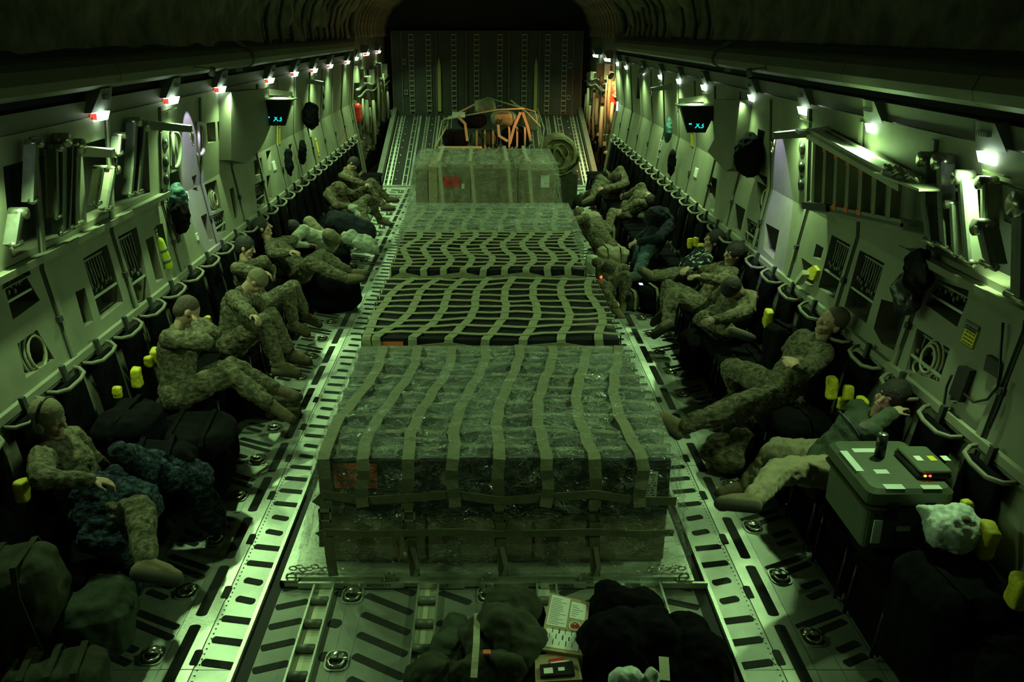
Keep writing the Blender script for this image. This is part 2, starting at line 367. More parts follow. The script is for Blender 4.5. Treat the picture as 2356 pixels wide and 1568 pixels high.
# ================================================================ floor
fl = MB()
fl.mi = 0; fl.box((-3.0, 1.5, -.12), (3.0, 20.0, -.002))
XS = [(-2.52, -2.44, 1), (-2.44, -2.28, 0), (-2.27, -2.045, 0), (-2.04, -1.895, 0), (-1.89, -1.70, 1), (-1.695, -1.46, 2)]
def slot(m, x0, y0, x1, y1, hw, z=.0035):          # a stadium shaped pad from (x0,y0) to (x1,y1)
    d = Vector((x1-x0, y1-y0)); L = d.length; d.normalize(); n = Vector((-d.y, d.x)); pts = []
    for (cx, cy, sg) in ((x1, y1, 1), (x0, y0, -1)):
        for k in range(5):
            a = math.radians(-80+40*k); q = Vector((cx, cy)) + (d*math.cos(a)*hw*.55*sg + n*math.sin(a)*hw*sg); pts.append((q.x, q.y))
    m.add([(p[0], p[1], z) for p in pts], [tuple(range(len(pts)))])
for sg in (-1, 1):
    for (a, b, mi) in XS:
        x0, x1 = (a, b) if sg < 0 else (-b, -a)
        fl.mi = {0: 1, 1: 2, 2: 1}[mi]
        h = {0: .0, 1: .004, 2: -.001}[mi]
        y = 1.5
        while y < 19.9:
            y2 = min(y+2.44, 19.95); fl.box((x0, y, -.002), (x1, y2-.006, h)); y = y2
    # narrow extruded ridges of the outer rail
    fl.mi = 2
    for xx in (2.535, 2.56): fl.box((sg*xx-.004, 1.5, 0), (sg*xx+.004, 19.95, .012))
    fl.box((sg*1.455-.012, 1.5, 0), (sg*1.455+.012, 19.95, .03))
    fl.mi = 4
    y = 1.93
    while y < 19.8:                                     # long pads between ring column and short pads
        slot(fl, sg*1.805, y+.03, sg*1.805, y+.53, .036, .0045); slot(fl, sg*2.36, y+.06, sg*2.36, y+.5, .03)
        if int(y*10) % 3: slot(fl, sg*1.712, y+.2, sg*1.712, y+.31, .024, .0048)
        y += .617
    pat = [1, 1, 0, 0, 1, 1, 1, 1, 0, 0]; k = 0; y = 3.0
    while y < 19.8:
        l = .085 if pat[k % 10] else .05
        slot(fl, sg*(1.567+l), y+.015, sg*(1.567-l), y-.015, .028); y += .197; k += 1
    fl.mi = 2
    y = 2.0
    while y < 17:                                       # rivet heads
        fl.box((sg*1.675-.004, y, 0), (sg*1.675+.004, y+.008, .006)); y += .045 if y < 9 else .09
    # diagonal pads around the tie-down rings
    y = 3.446
    fl.mi = 4
    while y < 19.6:
        slot(fl, sg*2.22, y+.31, sg*1.92, y+.155, .026); slot(fl, sg*2.22, y+.40, sg*1.92, y+.255, .026)
        slot(fl, sg*2.22, y+.11, sg*2.09, y+.045, .026); slot(fl, sg*2.22, y+.0, sg*2.09, y-.065, .026)
        y += .608
    fl.mi = 3; fl.box((sg*1.44 if sg < 0 else 1.36, 1.5, -.002), (-1.36 if sg < 0 else 1.44, 19.95, .001))     # dark channel of the rail
# centre floor panels with chevron pads
cen = [(-1.36, -1.15), (-1.0, -.90), (-.895, -.80), (-.795, -.46), (-.32, -.07), (-.065, .065), (.07, .32), (.46, .795), (.80, .895), (.90, 1.0), (1.15, 1.36)]
fl.mi = 5
for a, b in cen: fl.box((a, 1.5, -.002), (b-.005, 4.62, 0)); fl.box((a, 4.62, -.002), (b-.005, 19.9, -.001))
fl.mi = 4
def inpan(x0, x1, dy, y, hw=.028): slot(fl, x0, y, x1, y+dy, hw, .003)
y = 2.6
while y < 5.2:
    for sg in (-1, 1):
        inpan(sg*1.34, sg*1.17, .06, y); inpan(sg*.78, sg*.49, -.17, y+.12); 
    y += .19
y = 2.75
while y < 5.0:
    for sg in (-1, 1):
        inpan(sg*.97, sg*.93, -.01, y+.1, .04); inpan(sg*.30, sg*.12, -.1, y+.1)
    y += .3
fl.mi = 2
floor = fl.build('floor', [M['alud'], M['alu'], M['alu2'], M['dark'], M['grip'], M['alud']], origin=(0, 10, 0)); props(floor, kind='structure')
# hinge sill between floor and ramp
props(MB().box((-2.6, 19.95, -.01), (2.6, 20.08, .035)).build('trim_1', M['alu2']), kind='structure')
# ---- tie-down rings
def make_ring():
    t = thing('tie_down_ring', (0, 0, 0), '', 'tie-down ring')
    p = MB(); n = 20; oy = [(math.cos(2*math.pi*k/n), math.sin(2*math.pi*k/n)) for k in range(n)]
    rr = lambda c, q: math.copysign(abs(c)**.6, c)*q
    p.prism([(rr(x, .072), rr(y, .088), -.001) for x, y in oy], [(rr(x, .072), rr(y, .088), .005) for x, y in oy])
    for k in range(1): p.mi = 0
    p.build('pan_rim', M['alu2'], t)
    q = MB(); q.add([(rr(x, .062), rr(y, .078), .0058) for x, y in oy], [tuple(range(n))]); q.build('pan', M['dark'], t)
    b = MB(); b.ell((0, .035, .006), (.046, .034, .028), n=14, m_=8); b.build('ring_boss', M['steel'], t)
    r = MB(); r.tube([(-.045, .0, .02), (-.045, -.03, .02), (-.03, -.06, .02), (0, -.072, .02), (.03, -.06, .02), (.045, -.03, .02), (.045, 0, .02)], .0075, 8); r.build('ring', M['steel'], t)
    s = MB(); s.cyl((-.06, .0, .018), (.06, 0, .018), .011, 10); s.box((-.035, -.012, .006), (-.012, .02, .03)); s.box((.012, -.012, .006), (.035, .02, .03)); s.build('hinge_pin', M['steel'], t)
    return t
ring0 = make_ring(); first = True
def ring(x, y, lab, grp):
    global first
    o = ring0 if first else copytree(ring0); first = False
    o.location = (x, y, .003); o['label'] = lab; o['group'] = grp
for sg, nm in ((-1, 'left'), (1, 'right')):
    y = 4.054 - .608
    off = 0 if sg < 0 else .16; k = 0
    while y < 19.4: ring(sg*1.972, y+off, 'steel tie-down ring in the %s walkway, %s from the camera' % (nm, ordn[k]), 'tie-down rings of the %s walkway' % nm); y += .608; k += 1
for x, nm in ((-.88, 'left of centre'), (0, 'on the centre line'), (.88, 'right of centre')):
    for y in (4.03, 4.64):
        if x and y < 4.3 and x > 0: continue
        if x == 0 and y < 4.3: continue
        ring(x, y-.02, 'steel tie-down ring in the floor %s, %s' % (nm, 'close to the pallet edge' if y > 4.3 else 'nearest the camera'), 'tie-down rings in front of the pallet')
# ---- roller conveyors
for j, x in enumerate((-1.075, -.388, .388, 1.075)):
    nm = ['far left', 'inner left', 'inner right', 'far right'][j]
    t = thing('roller_conveyor', (x, 3.6, 0), '%s roller conveyor, pale tray with steel rollers in front of the pallet' % nm, 'roller conveyor', 'roller conveyors in the floor')
    a = MB(); a.box((x-.055, 2.4, -.002), (x+.055, 4.9, .004)); a.build('tray', M['cream'], t)
    for s in (-1, 1):
        c = MB(); c.box((x+s*.063-.006, 2.4, 0), (x+s*.063+.006, 4.9, .045)); c.build('side_channel', M['alu2'], t)
    y = 2.5; k = 0
    while y < 4.85:
        r = MB(); r.cyl((x-.052, y, .03), (x+.052, y, .03), .026, 14); r.build('roller', M['oxid'] if j else M['oxid'], t); y += .226; k += 1
# ================================================================ walls
def W(side, y, z, n): return Vector((wx(z, side, n), y, z))
def wallskin(side, y0, y1, z0, z1, holes, depth):
    nm = 'wall_left' if side < 0 else 'wall_right'
    m = MB(); ks = [z0, 1.9, z1]
    m.mi = 1
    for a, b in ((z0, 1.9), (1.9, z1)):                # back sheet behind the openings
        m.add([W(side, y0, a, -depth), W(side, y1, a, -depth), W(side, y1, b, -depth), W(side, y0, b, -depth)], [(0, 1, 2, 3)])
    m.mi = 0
    loops = [[(y0, z0), (y1, z0), (y1, z1), (y0, z1)]] + holes
    # the kink at z 1.9 needs a row of vertices, so the skin is cut there
    for za, zb in ((z0, 1.9), (1.9, z1)):
        hs = []
        for h in holes:
            c = [(y, min(max(z, za+.004), zb-.004)) for y, z in h]
            if max(q[1] for q in c)-min(q[1] for q in c) > .02: hs.append(c)
        lp = [[Vector((a, b, 0)) for a, b in [(y0, za), (y1, za), (y1, zb), (y0, zb)]]] + [[Vector((a, b, 0)) for a, b in h] for h in hs]
        tr = geometry.tessellate_polygon(lp); flat = [p for l in lp for p in l]
        m.add([W(side, p.x, p.y, 0) for p in flat], [tuple(t) for t in tr])
        m.mi = 2
        for h in hs:
            n = len(h)
            for i in range(n):
                a, b = h[i], h[(i+1) % n]
                m.add([W(side, *a, 0), W(side, *b, 0), W(side, *b, -depth), W(side, *a, -depth)], [(0, 1, 2, 3)])
        m.mi = 0
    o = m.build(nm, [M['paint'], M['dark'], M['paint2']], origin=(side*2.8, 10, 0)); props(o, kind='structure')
def hole(*px): return [wyz(u, v) for u, v in px]
HL = {}
HL['a'] = [hole((191,595),(246,562),(284,694),(233,736)), hole((265,548),(314,522),(350,690),(305,710)), hole((173,672),(195,661),(215,737),(195,753)),
      hole((335,552),(352,542),(377,640),(360,650)), hole((357,520),(374,513),(395,613),(378,620)), hole((8,632),(58,600),(92,690),(30,735)), hole((40,790),(85,758),(125,825),(60,870)),
      hole((388,400),(410,392),(430,480),(428,510),(415,525),(405,500)), hole((470,425),(498,413),(510,480),(484,490)), hole((485,497),(515,483),(523,530),(497,540)),
      hole((441,407),(452,401),(457,440),(450,438)), hole((528,435),(537,430),(548,500),(542,510)), hole((462,498),(476,490),(493,550),(482,555)),
      hole((584,370),(602,362),(606,400),(588,412)), hole((586,425),(605,415),(610,468),(592,480)), hole((612,348),(623,345),(624,392),(617,392)), hole((613,405),(621,402),(626,455),(617,460)),
      hole((664,333),(672,330),(675,368),(668,370)), hole((475,283),(495,280),(497,325),(478,330)), hole((500,280),(520,275),(521,318),(503,323)), hole((395,515),(408,510),(418,556),(406,563)), [(5.35,2.07),(6.25,2.07),(6.25,2.66),(5.35,2.66)], [(6.45,2.07),(7.75,2.07),(7.75,2.66),(6.45,2.66)], [(4.0,2.07),(5.2,2.07),(5.2,2.66),(4.0,2.66)]]
HR = [hole((1914,540),(1960,565),(1926,692),(1883,660)), hole((1978,575),(2035,605),(1993,744),(1943,705)), hole((1878,560),(1895,570),(1887,598),(1871,590)),
      hole((2150,650),(2229,668),(2202,752),(2130,700)), hole((2110,755),(2185,802),(2160,880),(2083,850)), hole((2028,688),(2092,705),(2068,812),(2028,790),(2010,755)),
      hole((1742,398),(1772,410),(1752,500),(1745,478)), hole((1692,467),(1715,482),(1702,540),(1683,525)), hole((1719,500),(1750,520),(1742,572),(1710,550)), hole((1762,513),(1793,530),(1780,597),(1756,572)),
      hole((1631,403),(1650,412),(1642,490),(1634,480)), hole((1844,592),(1880,618),(1870,660),(1842,645)), hole((1662,243),(1676,243),(1672,302),(1658,300)), hole((1744,296),(1760,302),(1752,360),(1738,352)),
      hole((1467,178),(1473,178),(1472,228),(1464,226)), hole((2210,850),(2225,840),(2200,930),(2185,920)), hole((2102,745),(2180,795),(2183,790),(2105,740))]
HR = HR[:-1]+[[(4.55,2.08),(5.65,2.08),(5.65,2.66),(4.55,2.66)], [(3.2,2.08),(4.45,2.08),(4.45,2.66),(3.2,2.66)]]
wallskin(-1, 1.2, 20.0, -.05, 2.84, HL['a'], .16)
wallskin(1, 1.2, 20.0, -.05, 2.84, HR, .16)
def shelf_gear(side, h, kind):
    """hardware inside a wall opening: chains or straps hanging from a bar above a shelf"""
    ys = [p[0] for p in h]; zs = [p[1] for p in h]; y0, y1, z0, z1 = min(ys), max(ys), min(zs), max(zs); nm = 'left' if side < 0 else 'right'
    return y0, y1, z0, z1
def rack(side, h, label, n=9, reels=False):
    y0, y1, z0, z1 = shelf_gear(side, h, 0); ym = (y0+y1)/2
    t = thing('chain_rack', W(side, ym, z0, .02), label, 'tie-down rack', 'chain racks in the wall bays')
    f = MB(); zz = z0+(z1-z0)*.33
    f.box((0, y0+.01, zz), (.012, y1-.01, zz+.016), lambda p: W(side, p.y, p.z, p.x-.02)); f.build('shelf_bar', M['alu2'], t)
    b = MB(); b.box((0, y0+.01, z1-.06), (.012, y1-.01, z1-.045), lambda p: W(side, p.y, p.z, p.x-.06)); b.build('hanging_bar', M['oxid'], t)
    rnd = random.Random(int(ym*100))
    for k in range(n):
        y = y0+.04+(y1-y0-.08)*k/(n-1); c = MB(); zl = zz+.03+rnd.random()*.06; pts = [W(side, y+rnd.uniform(-.006, .006), z1-.05-(z1-.05-zl)*q/6, -.055) for q in range(7)]
        c.tube(pts, .007, 6); c.ell(W(side, y, zl, -.04), (.016, .013, .022), n=8, m_=5); c.build('chain', M['oxid'], t)
    if reels:
        for k in range(3):
            y = y0+(y1-y0)*(.25+.25*k); c = MB(); c.tube([W(side, y+.05*math.cos(a*math.pi/6), zz*.5+z0*.5+.045*math.sin(a*math.pi/6), -.03) for a in range(12)], .012, 6, True); c.build('strap_reel', M['web2'], t)
for i, lab in ((0, 'rack of hanging chains with pale hooks in the left wall bay behind the bald sleeper'), (1, 'rack of hanging chains in the left wall bay next to the yellow cylinder'), (5, 'dim chain rack in the left wall bay nearest the camera'), (9, 'small dark strap rack in the left wall above the dark haired soldiers'), (14, 'tall strap rack low in the left wall under the small display')):
    rack(-1, HL['a'][i], lab, 9 if i in (0, 1, 5) else 6)
for i, lab in ((0, 'chain rack in the right wall bay with one pale hook, left of the next bay'), (1, 'rack of hanging chains in the right wall bay behind the cropped haired man'), (3, 'chain rack with pale tags in the right wall bay beside the yellow placard'), (8, 'small strap rack low in the right wall near the woman in the shawl'), (4, 'rack of coiled straps in the low right wall bay behind the woman with the tablet')):
    rack(1, HR[i], lab, 10 if i in (0, 1, 3) else 5, reels=(i == 4))
# coiled hoses low in bays
def coil(side, u, v, r, label, mt='web2'):
    p = wall(u, v, -.03); t = MB()
    for q in range(3): t.tube([W(side, p.y+(r-.02*q)*math.cos(a*math.pi/8), p.z+(r*1.1-.02*q)*math.sin(a*math.pi/8), -.05+.018*q) for a in range(16)], .011, 6, True)
    props(t.build('hose_coil', M[mt], origin=W(side, p.y, p.z-r, 0)), label, 'hose')
coil(-1, 80, 810, .14, 'coiled pale hose in the low left wall bay nearest the camera')
coil(-1, 492, 458, .10, 'coiled hose with a white loop in the left wall behind the dark haired soldiers')
coil(1, 1762, 455, .11, 'coiled hose in the right wall bay left of the violet light patch')
coil(1, 2140, 826, .12, 'coiled hose with pale straps in the low right wall bay')
# vertical seams with snap brackets, every frame
k = 0
for side, y0, dy, nm in ((-1, 4.53, 1.165, 'left'), (1, 4.42, 1.13, 'right')):
    y = y0; k = 0; m = MB()
    while y < 20.5 and k < 14:
        m.mi = 0
        for za, zb in ((.0, 1.9), (1.9, 2.8)): m.box((0, y+.02, za), (.018, y+.07, zb), lambda p: W(side, p.y, p.z, p.x))
        m.mi = 1
        for za, zb in ((.0, 1.9), (1.9, 2.8)): m.box((0, y-.006, za), (.006, y+.012, zb), lambda p: W(side, p.y, p.z, p.x))
        m.box((0, y-.02, 1.52), (.03, y+.03, 1.56), lambda p: W(side, p.y, p.z, p.x))
        y += dy; k += 1
    o = m.build('trim_%d' % (2 if side < 0 else 3), [M['paint'], M['ink']], origin=(side*2.9, 10, 0)); props(o, kind='structure')
    # rail carrying the seats
    r = MB(); r.box((.0, 1.5, 1.19), (.035, 19.8, 1.24), lambda p: W(side, p.y, p.z, p.x)); r.box((.0, 1.5, 1.165), (.02, 19.8, 1.175), lambda p: W(side, p.y, p.z, p.x))
    props(r.build('trim_%d' % (4 if side < 0 else 5), M['paint'], origin=(side*2.9, 10, 1.2)), kind='structure')
# ================================================================ duct and cove above the lamps
prof = [(3.05, 2.80), (2.98, 2.84), (2.955, 2.965), (3.02, 2.98), (3.02, 3.03), (2.88, 3.045), (2.82, 3.08), (2.80, 3.14), (2.83, 3.22), (2.90, 3.26), (2.98, 3.28), (3.02, 3.34)]
for side, nm, sh in ((-1, 'left', .05), (1, 'right', -.05)):
    m = MB(); cuts = [(1.2, 10.85, 0), (11.15, 19.4, .0)]
    P = [(side*(x+sh), z) for x, z in prof]
    for a, b, d in cuts:
        ys = [a]
        while ys[-1]+1.9 < b: ys.append(ys[-1]+1.9)
        ys.append(b)
        n = len(P); m.mi = 0
        for i in range(n-1):
            m.mi = 1 if i in (2, 3, 4, 10) else 0
            m.add([(P[i][0], a, P[i][1]), (P[i+1][0], a, P[i+1][1]), (P[i+1][0], b, P[i+1][1]), (P[i][0], b, P[i][1])], [(0, 1, 2, 3)])
        m.mi = 0
        m.add([(x, a, z) for x, z in P], [tuple(range(n))]); m.add([(x, b, z) for x, z in P], [tuple(range(n))])
        m.mi = 1                                     # thin joints between duct lengths
        for yy in ys[1:-1]:
            for i in range(5, 10):
                (xa, za), (xb, zb) = P[i], P[i+1]; m.add([(xa-side*.002, yy, za), (xb-side*.002, yy, zb), (xb-side*.002, yy+.008, zb), (xa-side*.002, yy+.008, za)], [(0, 1, 2, 3)])
    o = m.build('duct', [M['duct'], M['dark']], origin=(side*2.9, 10, 3)); o.name = 'trim_%d' % (6 if side < 0 else 7); props(o, kind='structure')
    c = MB(); n = len(P)
    Q = [(x-side*.035 if 4 < i < 11 else x, z) for i, (x, z) in enumerate(P)]
    c.prism([(x, 10.85, z) for x, z in Q], [(x, 11.15, z) for x, z in Q])
    props(c.build('trim_%d' % (8 if side < 0 else 9), M['duct'], origin=(side*2.9, 11, 3)), kind='structure')
# ================================================================ ceiling: arched, insulated, with ribs
arc = [(3.06, 3.30), (3.08, 3.55), (3.00, 3.85), (2.80, 4.12), (2.45, 4.34), (1.9, 4.5), (1.1, 4.6), (0, 4.64)]
arc = arc + [(-x, z) for x, z in reversed(arc[:-1])]
def shell(y0, y1, f0, f1, ny, seed, amp):
    m = MB(); n = len(arc); vs = []; sub = 5
    pts = []
    for i in range(n-1):
        for q in range(sub): a = q/sub; pts.append((arc[i][0]*(1-a)+arc[i+1][0]*a, arc[i][1]*(1-a)+arc[i+1][1]*a))
    pts.append(arc[-1]); N = len(pts)
    for j in range(ny+1):
        y = y0+(y1-y0)*j/ny; f = f0+(f1-f0)*j/ny
        for x, z in pts:
            d = amp*noise.noise(Vector((x*2.3, y*1.8+seed, z*2.3))) if 3.32 < z else 0
            vs.append((x*f*(1-d*.25), y, z-d))
    m.add(vs, [(j*N+i, j*N+i+1, (j+1)*N+i+1, (j+1)*N+i) for j in range(ny) for i in range(N-1)], True)
    return m
props(shell(1.2, 20.0, 1, 1, 110, 0, .16).build('ceiling', M['insul'], origin=(0, 10, 4)), kind='structure')
m = shell(20.0, 27.0, 1, .96, 40, 3, .05); props(m.build('ceiling', M['insul2'], origin=(0, 23, 4)), kind='structure')
k = 10
def arch(y, f, r, name, mt, lift=0):
    pts = []
    for i in range(len(arc)-1):
        for q in range(4): a = q/4; pts.append(Vector(((arc[i][0]*(1-a)+arc[i+1][0]*a)*f, y, (arc[i][1]*(1-a)+arc[i+1][1]*a)-lift)))
    pts.append(Vector((arc[-1][0]*f, y, arc[-1][1]-lift)))
    m = MB(); m.tube(pts, r, 6); o = m.build(name, mt, origin=(0, y, 4)); props(o, kind='structure'); return o
for y in (12.4, 13.2, 14.0, 14.8, 15.5, 16.2, 16.8, 17.4, 18.0, 18.6, 19.2): arch(y, .985, .035, 'trim_%d' % k, M['rib']); k += 1
for y in (20.7, 21.3, 21.9, 22.5, 23.1, 23.7, 24.3, 24.9, 25.5): arch(y, .97, .05, 'trim_%d' % k, M['insul2']); k += 1
arch(20.0, .975, .10, 'trim_%d' % k, M['rib']); k += 1
# frame posts of the transition at the hinge station
for side in (-1, 1):
    m = MB(); m.box((-.35, 19.9, 0), (.03, 20.1, 1.9), lambda p: W(side, p.y, p.z, p.x)); m.box((-.35, 19.9, 1.9), (.03, 20.1, 3.4), lambda p: W(side, p.y, p.z, p.x))
    props(m.build('trim_%d' % k, M['rib'], origin=(side*2.9, 20, 0)), kind='structure'); k += 1
    # tail side wall, tapering
    m = MB(); a, b = (-.05, 3.4)
    m.add([(side*3.17, 20, 0), (side*3.0, 27, 0), (side*3.0, 27, 3.6), (side*3.17, 20, 3.6)], [(0, 1, 2, 3)])
    o = m.build('wall_tail_%s' % ('left' if side < 0 else 'right'), M['paint2'], origin=(side*2.95, 23, 0)); props(o, kind='structure')
props(MB().box((-3.1, 26.6, .2), (3.1, 26.7, 4.7)).build('wall_aft', M['dark']), kind='structure')
props(MB().box((-3.2, 1.15, -.1), (3.2, 1.2, 2.2)).build('wall_front', M['dark']), kind='structure')
# ================================================================ ramp and cargo door
rz = lambda y: 1.1*(y-20.08)/5.95
def R(p): return Vector((p.x*(1+(p.y-20)*.012), p.y, rz(p.y)+p.z))
m = MB(); m.mi = 0; m.box((-2.5, 20.08, -.1), (2.5, 26.0, 0), R)
m.mi = 1
bars = [.98, 1.08, 1.20, 1.34, 1.42, 1.60, 1.68, 1.84, 1.92, 2.02, 2.28, 2.36, 2.46]
for sg in (-1, 1):
    for x in bars:
        w_ = .025 if x in (1.34, 1.84, 2.36) else .012
        m.box((sg*x-w_, 20.1, .0), (sg*x+w_, 25.9, .012), R)
    for (xa, xb, st, wd) in ((2.29, 2.45, .30, .03), (1.61, 1.67, .16, .03), (1.085, 1.19, .42, .03), (2.37, 2.46, .30, .02), (1.93, 2.01, .6, .03)):
        y = 20.2
        while y < 25.8: m.box((sg*xa, y, 0), (sg*xb, y+wd, .011), R); y += st
    m.box((sg*1.00, 20.2, 0), (sg*1.07, 22.8, .009), R)
    m.mi = 2
    y = 20.5
    while y < 25.8: m.ell(R(Vector((sg*2.19, y, .01))), (.03, .04, .02), n=8, m_=5); m.ell(R(Vector((sg*1.5, y+.3, .01))), (.025, .03, .02), n=8, m_=5); y += .6
    m.mi = 1
ramp = m.build('ramp', [M['grip'], M['alu'], M['steel']], origin=(0, 23, 0)); ramp.name = 'ramp'; props(ramp, kind='structure')
for side in (-1, 1):
    m = MB(); m.box((2.5, 20.1, -.1), (2.62, 26, .22), lambda p: R(Vector((side*p.x, p.y, p.z)))); props(m.build('trim_%d' % k, M['panel'], origin=(side*2.5, 23, 0)), kind='structure'); k += 1
d = thing('cargo_door', (0, 26.1, 1.1), 'dark upright cargo door panel with ladder-like rows of cleats behind the ramp', 'cargo door')
m = MB(); m.box((-2.78, 26.05, 1.0), (2.78, 26.25, 3.46)); m.build('door_panel', M['door'], d)
for xa, nm in ((-2.22, 0), (-1.72, 0), (-.98, 0), (-.32, 0), (.36, 0), (1.08, 0), (1.75, 0), (2.25, 0)):
    c = MB(); c.box((xa-.075, 26.02, 1.12), (xa-.06, 26.06, 3.36)); c.box((xa+.06, 26.02, 1.12), (xa+.075, 26.06, 3.36)); z = 1.2
    while z < 3.35: c.box((xa-.07, 26.0, z), (xa+.07, 26.05, z+.035)); z += .142
    c.build('cleat_ladder', M['cleat'], d)
for xa in (-1.42, 1.42):
    c = MB(); c.prism([(xa-.05, 26.0, 1.2), (xa+.05, 26.0, 1.2), (xa+.05, 26.0, 2.5), (xa, 26.0, 2.75), (xa-.05, 26.0, 2.5)], [(xa-.05, 26.06, 1.2), (xa+.05, 26.06, 1.2), (xa+.05, 26.06, 2.5), (xa, 26.06, 2.75), (xa-.05, 26.06, 2.5)]); c.build('yellow_edge_strip', M['dimyel'], d)
for xa in (-2.78, -2.5, -1.5, -.62, .62, 1.5, 2.5, 2.76): c = MB(); c.box((xa-.012, 26.0, 1.05), (xa+.012, 26.06, 3.44)); c.build('seam_rib', M['rib'], d)
for xa, za in ((-2.42, 2.6), (-2.4, 1.75), (2.42, 2.5), (2.4, 1.6)):
    c = MB(); c.box((xa-.055, 26.0, za-.08), (xa+.055, 26.05, za+.08)); c.mi = 1; c.box((xa-.03, 25.99, za-.03), (xa+.03, 26.0, za+.03)); c.build('latch_plate', [M['oxid'], M['dark']], d)
# ================================================================ cargo pallets and loads
def make_pallet(i, y0, lab):
    y1 = y0+2.235
    t = thing('cargo_pallet', (0, (y0+y1)/2, 0), lab, 'pallet', 'aluminium cargo pallets in the centre row')
    m = MB(); m.box((-1.34, y0+.03, .004), (1.34, y1-.03, .055)); m.build('panel', M['alu2'], t)
    e = MB()
    for (a, b) in (((-1.372, y0, .01), (-1.34, y1, .04)), ((1.34, y0, .01), (1.372, y1, .04)), ((-1.372, y0, .01), (1.372, y0+.03, .04)), ((-1.372, y1-.03, .01), (1.372, y1, .04))): e.box(a, b)
    for k in range(7):
        x = -1.25+k*.40; e.box((x, y0-.014, .008), (x+.30, y0+.004, .05))
    e.box((-1.34, y0+.03, .055), (1.34, y0+.055, .066)); e.box((-1.34, y0+.075, .055), (1.34, y0+.09, .062))
    e.build('edge_rail', M['alu2'], t)
    xs = [-1.3, -.65, 0, .65, 1.3] if i == 0 else [-1.3, 1.3]
    for x in xs:
        r = MB(); r.tube([(x+.032*math.cos(a*math.pi/6), y0+.035+.006*math.sin(a), .062+.03*math.sin(a*math.pi/6)) for a in range(12)], .007, 6, True); r.box((x-.05, y0+.0, .045), (x+.05, y0+.06, .06)); r.build('tie_ring', M['steel'], t)
    if i == 0:
        for s_, x in (('PROPERTY', -.70), ('OF U.S.', -.29), ('AIR FORCE', .08), ('AIR FORCE', .50)):
            text(s_, .034, M['ink'], Matrix.Translation((x-.015, y0-.0145, .028)) @ Matrix.Rotation(math.pi/2, 4, 'X'), t)
    return t
YS = [4.70 + 2.286*k for k in range(6)]
lbl = ['aluminium cargo pallet nearest the camera, its rail stamped with lettering', 'aluminium cargo pallet second from the camera under the black netted crate', 'aluminium cargo pallet third from the camera', 'aluminium cargo pallet fourth from the camera under the low film wrapped load', 'aluminium cargo pallet under the tall film wrapped cartons', 'aluminium cargo pallet under the orange lit baggage pile']
for i, y in enumerate(YS): make_pallet(i, y, lbl[i])
